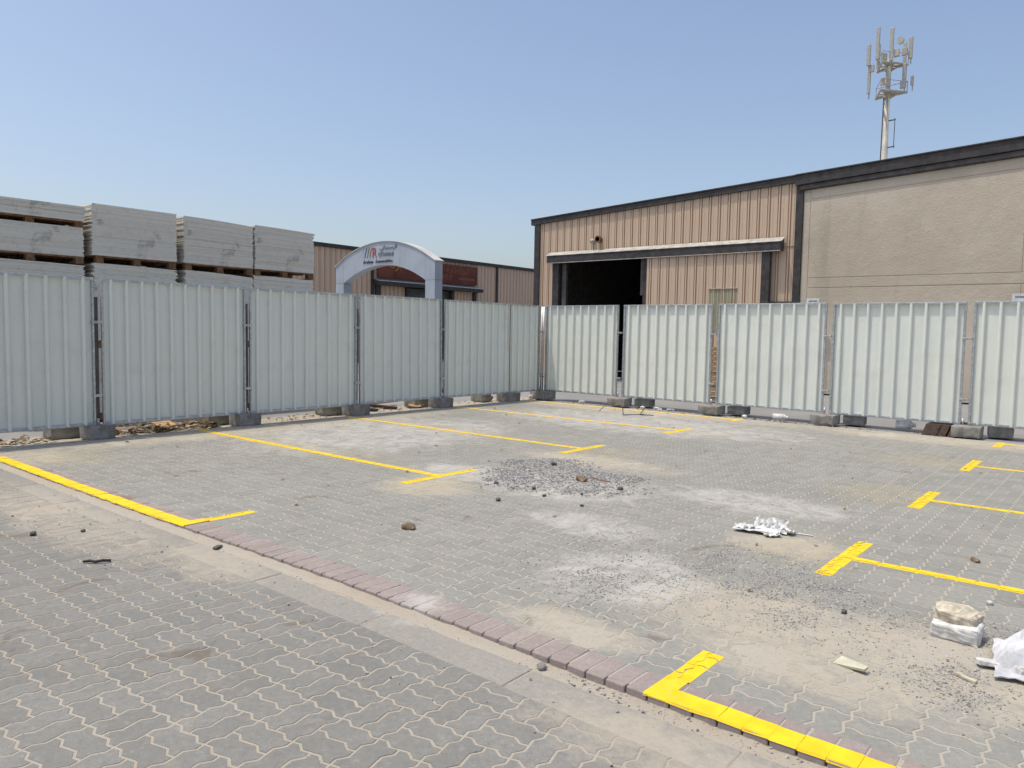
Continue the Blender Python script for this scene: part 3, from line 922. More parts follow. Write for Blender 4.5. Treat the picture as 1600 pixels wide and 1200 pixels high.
MB().box(-16.3, -11.5, .2, 25.7, -.03, -.012).obj('floor', 'black_in', wh)
# door frame, opening, sliding door
for a, b in ((-15.62, -15.36), (-12.06, -11.90)):
    MB().box(a, b, -.10, .14, 0, 4.0).obj('door_jamb', 'trim', wh, bevel=.01)
MB().box(-15.30, -15.12, .02, .15, 0, 4.0).obj('door_jamb', 'steel_dark', wh, bevel=.01)
MB().box(-12.20, -12.10, -.02, .12, 2.75, 3.98).obj('door_jamb', 'steel_dark', wh, bevel=.01)
door = MB().box(-11.88, -8.24, -.15, -.12, 0.1, 3.96).obj('sliding_door', 'trim', wh)
n = 4; w = (11.88 - 8.24) / n
for i in range(n):
    x0 = -11.88 + i * w
    sheet_obj('cladding_sheet', clad_profile(w - .002), 0.12, 3.96, 'clad', door, -.19, x0)
MB().box(-8.238, -8.0, -.21, -.05, 0.1, 3.97).obj('door_stile', 'trim', door, bevel=.01)
sheet_obj('translucent_panel', clad_profile(.86), 1.6, 2.89, 'clad_green', door, -.196, -9.78)
MB().box(-9.79, -8.91, -.225, -.198, 2.885, 2.905).obj('panel_flashing', 'clad', door)
can = MB().hexa([(-15.76, -.26, 3.90), (-7.68, -.26, 3.90), (-7.68, -.04, 3.90), (-15.76, -.04, 3.90)],
                [(-15.76, -.26, 4.14), (-7.68, -.26, 4.14), (-7.68, -.04, 4.26), (-15.76, -.04, 4.26)]).obj('door_track_cover', 'trim', wh, bevel=.01)
MB().hexa([(-15.78, -.28, 4.142), (-7.66, -.28, 4.142), (-7.66, -.038, 4.272), (-15.78, -.038, 4.272)],
          [(-15.78, -.28, 4.155), (-7.66, -.28, 4.155), (-7.66, -.038, 4.285), (-15.78, -.038, 4.285)]).obj('flashing', 'trim_light', can)
MB().box(-15.7, -7.7, -.27, -.262, 3.885, 3.905).obj('drip_edge', 'trim_light', can)
MB().tube((-13.99, .05, 4.56), (-13.99, -.16, 4.56), .075, n=14).obj('vent_pipe', 'trim_light', wh, True)
v = MB().tube((-13.74, .05, 4.60), (-13.74, -.20, 4.60), .075, n=14)
v.tube((-13.74, -.14, 4.60), (-13.74, -.20, 4.60), .115, .115, n=16)
v.obj('exhaust_cowl', 'rust', wh)
MB().box(-8.0, -7.40, -.05, -.01, 2.40, 2.50).obj('dark_base_band', 'trim', wh)  # dark band drawn in place of a low opening
# plastered end: slabs with recessed joints between them
def rl(x): return roofz(x) - .30
g = .018
def slab(x0, x1, zb0, zb1, zt0, zt1, y=-.012):
    MB().hexa([(x0, y, zb0), (x1, y, zb1), (x1, .09, zb1), (x0, .09, zb0)], [(x0, y, zt0), (x1, y, zt1), (x1, .09, zt1), (x0, .09, zt0)]).obj('plaster_panel', 'plaster', wh, bevel=.006)
MB().box(-7.2, 5.0, .0, .14, 0, 5.75).obj('backing_wall', 'plaster', wh)
slab(-7.19, -7.0 - g, 0, 0, rl(-7.2) - .1, rl(-7.0) - .1)
slab(-7.0, 5.0, rl(-7.0) - .30 + g, rl(5) - .30 + g, rl(-7.0) - .02, rl(5) - .02)
slab(-7.0, -2.15, 3.14, 3.12, rl(-7.0) - .30, rl(-2.15) - .30)
slab(-2.15 + g, -1.7, 3.12, 3.12, rl(-2.15) - .30, rl(-1.7) - .30)
slab(-1.7 + g, 4.9, 3.12, 3.10, rl(-1.7) - .30, rl(4.9) - .30)
slab(-7.0, 4.9, 2.87, 2.85, 3.14 - g, 3.10 - g)
slab(-7.0, -2.15, 0, 0, 2.87 - g, 2.85 - g)
slab(-2.15 + g, 4.9, 0, 0, 2.85 - g, 2.85 - g)
# small white notice boards just above the fence line, standing by the wall
def notice(x, zt, w, label):
    r = thing('notice_board', label, 'sign', (x, 20.7, 0))
    MB().box(-w / 2, w / 2, -.02, .02, zt - .45, zt).obj('board', 'white', r, bevel=.004)
    MB().box(-w / 2 + .06, w / 2 - .06, -.0225, -.0205, zt - .09, zt - .055).obj('printed_line', 'ink_grey', r)
    for s in (-1, 1):
        MB().tube((s * w * .35, 0.03, -.04), (s * w * .35, 0.03, zt - .05), .016).obj('leg', 'galv', r)
notice(-6.74, 2.56, .34, 'small white notice top peeping over the fence by the plaster wall')
notice(-2.12, 2.60, .30, 'small white notice top peeping over the fence at far right')

# ------------------------------------------------------------------ far tan shed with red sign
sh = thing('shed', 'long tan ribbed shed with a red sign band, behind the arched gateway', 'building', (-29, 0, 0), R(90))
TOPZ = 5.30
clad_run(sh, 12.0, 24.25, 0, TOPZ, 'clad_far', 0, 1.22)
clad_run(sh, 31.65, 37.4, 0, TOPZ, 'clad_far', 0, 1.22)
clad_run(sh, 37.65, 46, 0, TOPZ, 'clad_far', 0, 1.22)
clad_run(sh, 24.25, 31.65, 4.02, TOPZ, 'clad_far', .02, 1.22)
MB().box(11.9, 46, -.10, .2, TOPZ - .02, TOPZ + .16).obj('fascia', 'trim', sh, bevel=.01)
MB().box(11.9, 46, .2, 20, TOPZ, TOPZ + .06).obj('roof', 'roof', sh)
for a in (24.0, 33.3, 37.45):
    MB().box(a, a + .16, -.07, .05, 0, TOPZ - .03).obj('column', 'trim', sh)
sign = MB().box(24.35, 31.55, -.14, -.06, 4.10, 5.12).obj('sign_band', 'signred', sh)
MB().hexa([(24.1, -.45, 3.72), (31.75, -.45, 3.72), (31.75, -.02, 3.72), (24.1, -.02, 3.72)],
          [(24.1, -.45, 3.90), (31.75, -.45, 3.90), (31.75, -.02, 4.02), (24.1, -.02, 4.02)]).obj('door_track_cover', 'trim', sh)
MB().hexa([(24.1, -.47, 3.902), (31.75, -.47, 3.902), (31.75, -.02, 4.022), (24.1, -.02, 4.022)],
          [(24.1, -.47, 3.93), (31.75, -.47, 3.93), (31.75, -.02, 4.05), (24.1, -.02, 4.05)]).obj('flashing', 'galv', sh)
for a, b in ((24.25, 24.55), (26.25, 26.35), (29.55, 29.75), (31.35, 31.55)):
    MB().box(a, b, -.12, .1, 0, 3.72).obj('door_jamb', 'trim', sh)
clad_run(sh, 24.56, 26.24, 0, 3.72, 'clad_far', .02)
clad_run(sh, 29.76, 31.34, 0, 3.72, 'clad_far', .02)
for i in range(12):
    MB().box(26.36, 29.54, .10, .14, 1.0 + i * .225, 1.0 + i * .225 + .215).obj('shutter_slat', 'steel_dark', sh)
MB().box(12, 46, 19.6, 19.8, 0, TOPZ).obj('back_wall', 'black_in', sh)
MB().box(24.2, 31.7, .5, .6, 0, TOPZ - .05).obj('inner_wall', 'black_in', sh)

def text_mesh(body, size, extrude=0.006, xscale=1.0, spacing=1.0, align='LEFT', shear=0.0):
    c = bpy.data.curves.new('lettering', 'FONT')
    c.body = body; c.size = size; c.extrude = extrude; c.align_x = align; c.space_character = spacing; c.shear = shear
    c.resolution_u = 3
    o = bpy.data.objects.new('tmp_text', c)
    COL.objects.link(o)
    dg = bpy.context.evaluated_depsgraph_get()
    m = bpy.data.meshes.new_from_object(o.evaluated_get(dg))
    bpy.data.objects.remove(o); bpy.data.curves.remove(c)
    m.name = 'lettering'
    m.materials.clear()
    for v in m.vertices:
        v.co = (v.co.x * xscale, -v.co.z, v.co.y)
    return m
def lettering(parent, body, size, x, y, z, mat, **kw):
    o = link('lettering', text_mesh(body, size, **kw), mat, parent)
    o.location = (x, y, z)
    return o
lettering(sign, 'PEOPLE', .42, 28.05, -.148, 4.28, 'signtext', spacing=1.05)
lettering(sign, '\ufe94\ufed8\ufec4\ufee8\ufee4\ufedf\ufe8d', .5, 29.1, -.148, 4.66, 'signtext', xscale=1.15)
for i in range(9):
    MB().box(30.05 + i * .14, 30.15 + i * .14, -.149, -.141, 4.34, 4.46).obj('lettering', 'signtext', sign)
lettering(sign, '\ufe94\ufee3\ufeae\ufe91\ufe8e\ufedf', .62, 24.7, -.148, 4.62, 'signyellow', xscale=1.2)

# ------------------------------------------------------------------ arched gateway
ar = thing('arched_gateway', 'blue-grey arched gateway with lettering, between the board stacks and the warehouse', 'gateway', (0, 17, 0))
AX0, AX1 = -22.50, -17.38
def arc(x0, x1, z0, sag, n=24):
    c = (x0 + x1) / 2; h = (x1 - x0) / 2
    r = (h * h + sag * sag) / (2 * sag)
    return lambda x: z0 + math.sqrt(max(0, r * r - (x - c) ** 2)) - (r - sag)
fo = arc(AX0, AX1, 3.74, .76); fi = arc(AX0 + .46, AX1 - .45, 3.15, .57)
DEP = .34
for x0, x1 in ((AX0, AX0 + .456), (AX1 - .446, AX1)):
    MB().box(x0, x1, 0, DEP, 0, 3.14).obj('pillar', 'arch', ar, bevel=.008)
cuts = [AX0, AX0 + .455, -20.95, -19.05, AX1 - .45, AX1]
for a, b in zip(cuts[:-1], cuts[1:]):
    a2, b2 = a + .004, b - .004
    xs_ = [a2 + (b2 - a2) * i / 10 for i in range(11)]
    top = [(x, fo(x)) for x in xs_]
    if a < AX0 + .1 or b > AX1 - .1:
        bot = [(x, 3.15) for x in (b2, a2)]
    else:
        bot = [(x, fi(x)) for x in reversed(xs_)]
    MB().prism(top + bot, 0.0, DEP).obj('cladding_panel', 'arch', ar)
xs_ = [AX0 - .03 + (AX1 - AX0 + .06) * i / 30 for i in range(31)]
cl = lambda x: min(max(x, AX0), AX1)
MB().prism([(x, fo(cl(x)) + .006) for x in xs_] + [(x, fo(cl(x)) + .03) for x in reversed(xs_)], -.03, DEP + .03).obj('sunlit_top', 'arch_sunlit', ar)  # thin top strip with the sunlight in its pale colour
lettering(ar, 'R', .50, -20.47, -.012, 3.99, 'ink_red', xscale=.85)
lettering(ar, 'OSTAMANI', .205, -20.14, -.012, 4.01, 'ink_grey', xscale=.72, spacing=1.08)
lettering(ar, '\ufef2\ufee7\ufe8e\ufee4\ufe98\ufeb3\ufeae\ufedf\ufe8d', .19, -20.08, -.012, 4.255, 'ink_grey', xscale=1.2)
for i in range(3):
    pts = [(-20.86 + i * .13 + .12 * q, -.01, 4.0 + .34 * math.sin(q * 1.5)) for q in (0, .25, .5, .75, 1.0)]
    MB().path(pts, .013, 5).obj('logo_stroke', ('ink_grey', 'ink_orange', 'ink_orange')[i], ar)
lettering(ar, 'Arabian  Automobiles', .165, -20.93, -.012, 3.80, 'ink', xscale=.92, spacing=1.12)

# ------------------------------------------------------------------ telecom mast
ma = thing('telecom_mast', 'tall slim telecom mast with panel antennas, beyond the warehouse roof', 'mast', (-14.95, 60, 0))
MB().tube((0, 0, -.1), (0, 0, 20.9), .34, .17, n=16).obj('pole', 'mast', ma, True)
MB().tube((0, 0, 20.9), (0, 0, 21.7), .10, n=10).obj('pole_head', 'mast', ma, True)
for zz, rr in ((21.2, 1.25), (19.25, 1.28)):
    pts = [Vector((rr * math.cos(a), rr * math.sin(a), zz)) for a in (R(20), R(140), R(265))]
    pf = MB()
    for i in range(3):
        pf.tube(pts[i], pts[(i + 1) % 3], .075, n=8)
        pf.tube((0, 0, zz), pts[i] * 1.0, .10, n=8)
        pf.tube((0, 0, zz - .45), (pts[i].x * .55, pts[i].y * .55, zz - .04), .055, n=6)
        mid = (pts[i] + pts[(i + 1) % 3]) / 2
        pf.tube((0, 0, zz), mid, .06, n=8)
    pf.tube((0, 0, zz - .3), (0, 0, zz + .15), .26, n=14)
    pf.obj('platform', 'mast', ma)
    up = MB()
    for i in range(3):
        up.tube(pts[i] + Vector((0, 0, .75)), pts[(i + 1) % 3] + Vector((0, 0, .75)), .025, n=6)
        up.tube(pts[i], pts[i] + Vector((0, 0, .8)), .03, n=6)
    up.obj('railing', 'mast', ma)
ants = [(-1.30, -.35, 21.4, 22.9, .26), (-1.32, .1, 19.5, 21.1, .22), (-.55, -.95, 21.5, 23.75, .24), (.30, -.7, 21.3, 23.6, .26), (1.42, -.1, 21.4, 22.9, .26),
        (1.05, .1, 19.5, 21.2, .27), (.15, -.5, 19.6, 21.0, .3), (-.95, .9, 21.5, 23.2, .24), (.8, 1.0, 21.4, 23.0, .22), (1.55, .2, 19.6, 20.25, .2)]
for x, y, z0, z1, w in ants:
    a = MB().box(x - w / 2, x + w / 2, y - .09, y + .07, z0, z1).obj('panel_antenna', 'antenna', ma, bevel=.03)
    MB().tube((x + .01, y + .12, z0 - .35), (x + .01, y + .12, z1 + .1), .04, n=8).obj('antenna_pipe', 'mast', a)
for x, y, z in ((-.2, -.5, 21.75), (.62, -.55, 21.85), (-1.1, -.2, 21.2), (1.1, -.3, 21.9), (-.35, .1, 20.2), (1.0, 0, 19.7)):
    MB().box(x - .17, x + .17, y - .1, y + .1, z - .25, z + .25).obj('radio_unit', 'mast', ma, bevel=.02)
MB().tube((.9, -.75, 22.55), (.9, -.95, 22.55), .24, .24, n=18).obj('microwave_dish', 'antenna', ma)
ld = MB()
ld.tube((.62, -.1, 15.3), (.62, -.1, 17.4), .025)
for zz in (15.4, 17.3):
    ld.tube((.2, -.05, zz), (.66, -.1, zz), .045)
ld.obj('cable_bracket', 'steel_dark', ma)
MB().tube((-.28, -.12, 2), (-.2, -.12, 19), .035, n=6).obj('feeder_cable', 'steel_dark', ma)

# ------------------------------------------------------------------ gravel, rubble and litter
def gravel(name, n, lst, thr, label, s0, s1, seed, ztop=0.002):
    pts = []
    bx0 = min(c[0] - 1.3 * c[2] for c in lst); bx1 = max(c[0] + 1.3 * c[2] for c in lst)
    by0 = min(c[1] - 1.3 * c[3] for c in lst); by1 = max(c[1] + 1.3 * c[3] for c in lst)
    g_ = np.random.default_rng(seed)
    while len(pts) < n:
        X = g_.uniform(bx0, bx1, 20000); Y = g_.uniform(by0, by1, 20000)
        d = blobs(X, Y, lst) * (0.25 + 1.5 * smooth(fbm(X, Y, 2.4, 4, seed), .42, .62)) * (0.4 + fbm(X, Y, 12, 2, seed + 3))
        k = (g_.random(20000) < d * thr)
        pts += list(zip(X[k], Y[k]))
    pts = np.array(pts[:n])
    pts = pts[pts[:, 1] > np.interp(pts[:, 0], KX, KY) + .015]
    n = len(pts)
    base = np.array([(1, 0, 0), (-.5, .87, 0), (-.5, -.87, 0), (.5, .5, .75), (-.7, .1, .7), (.3, -.6, .72)])
    F = np.array([(0, 3, 5), (0, 1, 3), (1, 4, 3), (1, 2, 4), (2, 5, 4), (2, 0, 5), (3, 4, 5)])
    sz = s0 + (s1 - s0) * g_.random(n) ** 3.2
    an = g_.uniform(0, 6.28, n)
    V = base[None] * (1 + g_.normal(0, .22, (n, 6, 3)))
    V = V * sz[:, None, None] * np.stack([g_.uniform(.8, 1.3, n), g_.uniform(.6, 1, n), g_.uniform(.5, .95, n)], 1)[:, None, :]
    c, s = np.cos(an), np.sin(an)
    x = V[..., 0] * c[:, None] - V[..., 1] * s[:, None] + pts[:, 0:1]
    y = V[..., 0] * s[:, None] + V[..., 1] * c[:, None] + pts[:, 1:2]
    z = V[..., 2] + ztop - .001
    V = np.stack([x, y, z], -1).reshape(-1, 3)
    FF = (F[None] + 6 * np.arange(n)[:, None, None]).reshape(-1, 3)
    o = link(name, fast_mesh(name, V, FF), 'gravel')
    return tag(o, label, 'gravel', None, 'stuff')
gravel('gravel_heap', 15000, [(-4.7, 6.25, .75, .6), (-5.0, 6.75, .55, .5), (-4.2, 6.3, .65, .6), (-4.6, 5.85, .55, .4)], .6, 'flat heap of grey crushed gravel in the middle of the parking area', .004, .017, 5, .001)
gravel('gravel_scatter', 9000, [(-2.3, 4.0, .75, .65), (-1.9, 4.6, .7, .6), (-2.7, 4.4, .6, .6), (-1.7, 4.1, .5, .5)], .5, 'loose dark gravel scattered over sandy paving beside the yellow T marking', .0022, .008, 6, .001)
gravel('gravel_scatter', 9000, [(-1.25, 4.45, .45, .3), (-.85, 4.1, .7, .4), (-.6, 3.75, .5, .3), (-.3, 3.6, .5, .25), (0.3, 3.6, .8, .5), (-.4, 4.4, .6, .3)], .5, 'loose gravel on sand around the white rubble at right', .0022, .008, 7, .001)
gravel('gravel_scatter', 1800, [(-4.8, 2.66, 2.0, .06), (-2.4, 2.66, 1.6, .06), (-.8, 2.63, 1.0, .06)], .9, 'grit and pebbles lying in the sandy gutter along the kerb', .003, .011, 8, Z_ROAD + .001) if False else None
gravel('gravel_scatter', 900, [(-6.0, 8.0, 4.5, 5.0), (-3.0, 5.5, 3.5, 3.0), (-.5, 8.0, 3.0, 4.0)], .5, 'odd pebbles strewn over the whole parking area', .003, .010, 9, .001)

def gutter_grit():
    g_ = np.random.default_rng(21); n = 2600
    X = g_.uniform(-9.5, 0.5, n); Y = np.interp(X, KX, KY) - g_.uniform(.002, .095, n)
    far = g_.random(n) < .25
    Y[far] = np.interp(X[far], KX, KY) - g_.uniform(.1, .8, far.sum())
    base = np.array([(1, 0, 0), (-.5, .87, 0), (-.5, -.87, 0), (.5, .5, .75), (-.7, .1, .7), (.3, -.6, .72)])
    F = np.array([(0, 3, 5), (0, 1, 3), (1, 4, 3), (1, 2, 4), (2, 5, 4), (2, 0, 5), (3, 4, 5)])
    sz = .002 + .008 * g_.random(n) ** 5
    V = base[None] * (1 + g_.normal(0, .25, (n, 6, 3))) * sz[:, None, None]
    V = V + np.stack([X, Y, np.full(n, Z_ROAD + .003)], 1)[:, None, :]
    FF = (F[None] + 6 * np.arange(n)[:, None, None]).reshape(-1, 3)
    tag(link('grit', fast_mesh('grit', V.reshape(-1, 3), FF), 'gravel'), 'grit and pebbles lying in the sandy gutter along the kerb', 'gravel', None, 'stuff')
gutter_grit()

def hull(name, pts, mat, parent=None, loc=None, bevel=0.0):
    bm = bmesh.new()
    vs = [bm.verts.new(p) for p in pts]
    r = bmesh.ops.convex_hull(bm, input=vs)
    dele = [v for v in bm.verts if not v.link_faces]
    bmesh.ops.delete(bm, geom=dele, context='VERTS')
    me = bpy.data.meshes.new(name); bm.to_mesh(me); bm.free()
    o = link(name, me, mat, parent, False, bevel)
    if loc: o.location = loc
    return o
def rock(name, x, y, sx, sy, sz, mat, label, cat='stone', rz=None, seed=0, z=0.0, group=None):
    r_ = random.Random(seed * 31 + 5)
    pts = []
    for i in range(26):
        v = Vector((r_.gauss(0, 1), r_.gauss(0, 1), r_.gauss(0, 1))).normalized() * r_.uniform(.85, 1.05)
        v.x = max(-.8, min(.8, v.x)); v.y = max(-.8, min(.8, v.y)); v.z = max(-.55, min(.7, v.z))
        pts.append((v.x * sx * .62, v.y * sy * .62, (v.z + .5) * sz / 1.2))
    o = hull(name, pts, mat, None, (x, y, z))
    o.rotation_euler = (0, 0, r_.uniform(0, 6) if rz is None else rz)
    return tag(o, label, cat, group)
rock('stone', -4.17, 3.83, .11, .08, .045, 'stone', 'brown flat stone lying alone on the paving in the foreground', rz=.5, seed=1)
rock('brick_fragment', -4.28, 6.30, .15, .075, .05, 'stone', 'brown brick fragment lying on the gravel heap', 'brick', rz=-.3, seed=2, z=.004)
dk = [(-5.03, 6.84, .10, 'far edge of the gravel heap'), (-3.76, 6.2, .085, 'right edge of the gravel heap'), (-4.3, 5.02, .075, 'near left edge of the gravel heap'), (-4.79, 5.56, .07, 'left side of the gravel heap'),
      (-4.37, 5.63, .07, 'middle of the near side of the gravel heap'), (-4.11, 5.45, .055, 'lower right of the gravel heap'), (-3.63, 5.36, .05, 'paving just in front of the gravel heap'), (-3.9, 5.75, .05, 'right flank of the gravel heap below the brick fragment')]
for i, (x, y, s, k) in enumerate(dk):
    rock('stone', x, y, s * .72, s * .55, s * .36, 'darkstone', 'dark lump of stone on the %s' % k, seed=20 + i, z=.004, group='dark stone lumps')
rock('stone', -4.80, 2.64, .075, .05, .03, 'darkstone', 'dark stone in the gutter at the end of the yellow kerb line', seed=40, z=Z_ROAD)
rock('stone', -6.08, 1.92, .05, .04, .03, 'darkstone', 'small dark stone on the road near the left edge', seed=41, z=Z_ROAD)
rock('stone', -5.93, 2.2, .035, .03, .02, 'darkstone', 'tiny dark stone on the sandy road right of another', seed=42, z=Z_ROAD)
rock('stone', -2.0, 2.66, .045, .04, .03, 'block', 'pale pebble in the gutter below the red edging stones', seed=43, z=Z_ROAD + .004)
rock('stone', -.76, 5.9, .07, .05, .03, 'stone', 'small brown stone behind the nearest right bay line', seed=44)
rock('stone', -.74, 4.72, .06, .04, .03, 'darkstone', 'dark stone just behind the white rubble chunk', seed=45)
rock('stone', -1.15, 4.27, .04, .03, .02, 'darkstone', 'small dark stone on the sand in front of the yellow T marking', seed=46)
rock('plaster_crumb', -.56, 4.98, .035, .03, .025, 'whitechunk', 'small white plaster crumb behind the rubble at right', 'rubble', seed=47)

# bent black strip on the road
s_ = [(-5.13 + .0, 1.90), (-5.10, 1.93), (-5.075, 1.95), (-5.05, 1.985), (-5.03, 2.03)]
tag(MB().path([(x, y, Z_ROAD + .012 + .006 * (i % 2)) for i, (x, y) in enumerate(s_)], .009, 6).obj('rubber_strip', 'rubber'), 'short bent black strip lying on the road at left', 'strip')

# white rubble chunk: sandy stone bedded on white plaster
def rough_box(name, sx, sy, sz, mat, parent, loc, rot, seed, amp=.012, cuts=6):
    bm = bmesh.new(); bmesh.ops.create_cube(bm, size=1)
    bmesh.ops.scale(bm, vec=(sx, sy, sz), verts=bm.verts)
    bmesh.ops.subdivide_edges(bm, edges=bm.edges[:], cuts=cuts, use_grid_fill=True)
    sd = Vector((seed * 3.3, seed * 1.9, seed))
    for v in bm.verts:
        q = v.co.copy()
        n = mnoise.fractal(q * 22 + sd, 1.0, 2.0, 4)
        n2 = mnoise.noise(q * 7 + sd)
        e = sum(abs(abs(q[i]) - (sx, sy, sz)[i] / 2) < 1e-5 for i in range(3))
        v.co += q.normalized() * (amp * n + amp * 1.6 * n2 - (amp * .8 if e >= 2 else 0))
    me = bpy.data.meshes.new(name); bm.to_mesh(me); bm.free()
    o = link(name, me, mat, parent)
    o.location = loc; o.rotation_euler = rot
    return o
ck = thing('rubble_chunk', 'white and sandy chunk of plastered masonry on the gravel at right', 'rubble', (-.62, 4.30, 0), R(-6))
rough_box('plaster_base', .215, .15, .085, 'whitechunk', ck, (0, 0, .046), (R(6), R(-2), R(4)), 3, .009)
rough_box('stone_top', .200, .13, .065, 'stonechunk', ck, (.0, .03, .108), (R(4), R(3), R(-4)), 5, .013)
# torn white sack over broken plaster at the right edge
sk = thing('rubble_sack', 'torn white sack over broken plaster at the right edge of the picture', 'sack', (-.10, 4.16, 0), R(8))
def sack_mesh():
    nx, ny = 26, 22
    V, F = [], []
    for j in range(ny + 1):
        for i in range(nx + 1):
            u, v = i / nx * 2 - 1, j / ny * 2 - 1
            x = u * .34 + .02 * mnoise.noise(Vector((u * 2, v * 2, 3))); y = v * .25 + .03 * mnoise.noise(Vector((u * 2, v * 2, 9)))
            r = math.sqrt((u * .95) ** 2 + v ** 2)
            z = .20 * max(0, 1 - r ** 1.7) ** .8
            z += .075 * mnoise.fractal(Vector((u * 3.2, v * 3.2, 1.7)), 1, 2, 4) * max(0, 1.15 - r)
            z += .03 * abs(mnoise.noise(Vector((u * 7, v * 4, 4.0)))) 
            V.append((x, y, max(.016 + .012 * mnoise.noise(Vector((u * 8, v * 8, 0))), z + .02)))
    w = nx + 1
    F = [(j * w + i, j * w + i + 1, (j + 1) * w + i + 1, (j + 1) * w + i) for j in range(ny) for i in range(nx)]
    return MB().add(V, F)
sk_o = sack_mesh().obj('sack_cloth', 'sack', sk, False)
sm = sk_o.modifiers.new('solid', 'SOLIDIFY'); sm.thickness = .006
rough_box('plaster_slab', .40, .16, .028, 'whitechunk', sk, (.05, -.235, .028), (R(5), R(-3), R(-4)), 7, .006)
rough_box('plaster_slab', .15, .05, .022, 'whitechunk', sk, (-.33, -.10, .022), (R(-6), R(3), R(14)), 8, .006)
rough_box('plaster_slab', .06, .05, .05, 'whitechunk', sk, (-.235, -.165, .028), (0, .3, .5), 9, .008)
rough_box('plaster_slab', .08, .06, .04, 'whitechunk', sk, (-.165, -.185, .024), (0, .1, .9), 10, .008)
rough_box('grey_lump', .16, .10, .08, 'block', sk, (.02, .06, .17), (.2, .2, .3), 11, .012)
# pale shard
sd = MB().prism([(-.085, 0), (.075, .0), (.078, .012), (-.08, .012)], -.02, .02)
sd.v = [(x, y * (1.8 if x < 0 else .75) + (.01 if x < 0 else -.006), z + (.012 if x > 0 else .0)) for x, y, z in sd.v]
o = sd.obj('tile_shard', 'stonechunk'); o.location = (-.915, 3.575, .003); o.rotation_euler = (R(14), R(-6), R(-18))
o.data.materials.clear(); o.data.materials.append(simple('cream_tile', (.58, .56, .42), .6))
tag(o, 'cream flat shard lying on the gravelly sand in the right foreground', 'shard')
o = rough_box('plaster_shard', .10, .025, .014, 'stonechunk', None, (-.50, 3.80, .008), (0, 0, -.5), 12, .004)
tag(o, 'narrow pinkish plaster splinter on the sand below the sack', 'shard')
o = rough_box('plaster_shard', .15, .06, .02, 'stone', None, (-.42, 6.6, .01), (0, 0, -.1), 13, .004)
tag(o, 'flat brown splinter beyond the nearest right bay line, at the right edge', 'shard')

# crumpled white packaging
pk = thing('crumpled_packaging', 'crumpled white packaging with torn flaps lying beyond the scattered gravel', 'packaging', (-2.12, 5.66, 0), R(8))
def crumple(nx, ny, sx, sy, hz, seed, zoff):
    V = []
    for j in range(ny + 1):
        for i in range(nx + 1):
            u, v = i / nx - .5, j / ny - .5
            q = Vector((u * 5 + seed, v * 5 - seed, seed))
            V.append((u * sx + .02 * mnoise.noise(q * 1.3), v * sy + .02 * mnoise.noise(q * 1.7 + Vector((5, 0, 0))), zoff + hz * abs(mnoise.noise(q)) + hz * .5 * abs(mnoise.noise(q * 2.3))))
    w = nx + 1
    return MB().add(V, [(j * w + i, j * w + i + 1, (j + 1) * w + i + 1, (j + 1) * w + i) for j in range(ny) for i in range(nx)])
for k, (sx, sy, hz, z, lx, ly, rot) in enumerate([(.34, .15, .05, .008, -.05, -.05, (0, 0, .0)), (.24, .13, .05, .05, .03, .05, (R(35), 0, .05)), (.12, .09, .04, .006, .07, -.115, (0, 0, .6)), (.14, .10, .05, .012, -.15, -.02, (0, R(-8), .4)), (.20, .10, .04, .03, .10, .03, (R(-18), R(6), -.3))]):
    o = crumple(9, 6, sx, sy, hz, k * 2.7 + 1, z).obj('flap', 'white', pk)
    o.location = (lx, ly, 0); o.rotation_euler = rot
    sm = o.modifiers.new('solid', 'SOLIDIFY'); sm.thickness = .005
for i in range(4):
    MB().box(-.06 + i * .045, -.047 + i * .045, .0, .012, .03, .115).obj('foam_rib', 'white', pk)
MB().box(.2, .33, .07, .085, .004, .008).obj('strip', 'white', pk)

# bent steel rods near the corner
def rod(pts, label):
    tag(MB().path(pts, .008, 6).obj('steel_rod', 'steel_dark'), label, 'steel rod', 'bent steel rods')
rod([(-7.98, 12.30, .01), (-7.93, 12.52, .16), (-7.78, 12.62, .17)], 'bent dark steel rod on the paving, leftmost of three')
rod([(-7.30, 12.05, .14), (-7.27, 12.02, .012), (-6.98, 12.28, .03)], 'bent dark steel rod on the paving, middle of three')
rod([(-7.00, 12.42, .19), (-7.08, 12.30, .012), (-6.87, 12.42, .012)], 'bent dark steel rod on the paving, rightmost of three')
tag(MB().path([(-4.25, 6.42, .03), (-4.12, 6.40, .02), (-3.98, 6.36, .03)], .006, 5).obj('steel_rod', 'rust'), 'short rusty rod beside the brick fragment on the gravel heap', 'steel rod')

# leaf litter and small rubbish under the left fence
def litter(name, x0, x1, y0, y1, n, mat, label, s0, s1, z0, seed, zh=.03):
    r_ = random.Random(seed); mb = MB()
    for i in range(n):
        x, y = r_.uniform(x0, x1), r_.uniform(y0, y1); s = r_.uniform(s0, s1); a = r_.uniform(0, 6.28); z = z0 + r_.random() ** 2 * zh
        c_, sn = math.cos(a), math.sin(a)
        P = [(-1, 0, 0), (-.3, .45, .25), (.5, .35, .1), (1.1, 0, .3), (.4, -.4, .2), (-.4, -.45, .05)]
        vs = [(x + s * (px * c_ - py * sn), y + s * (px * sn + py * c_), z + s * (pz + r_.uniform(-.1, .45))) for px, py, pz in P]
        mb.add(vs, [(0, 1, 2, 3), (0, 3, 4, 5)])
    o = mb.obj(name, mat)
    return tag(o, label, 'leaf litter', None, 'stuff')
litter('leaf_litter', -11.1, -10.62, 4.4, 5.9, 230, 'leaf', 'dry brown leaves piled under the left fence between two concrete feet', .03, .075, -.01, 1, .09)
litter('leaf_litter', -11.1, -10.62, 2.0, 3.7, 160, 'leaf', 'dry leaves and scraps under the left fence at the picture edge', .02, .055, -.01, 2, .05)
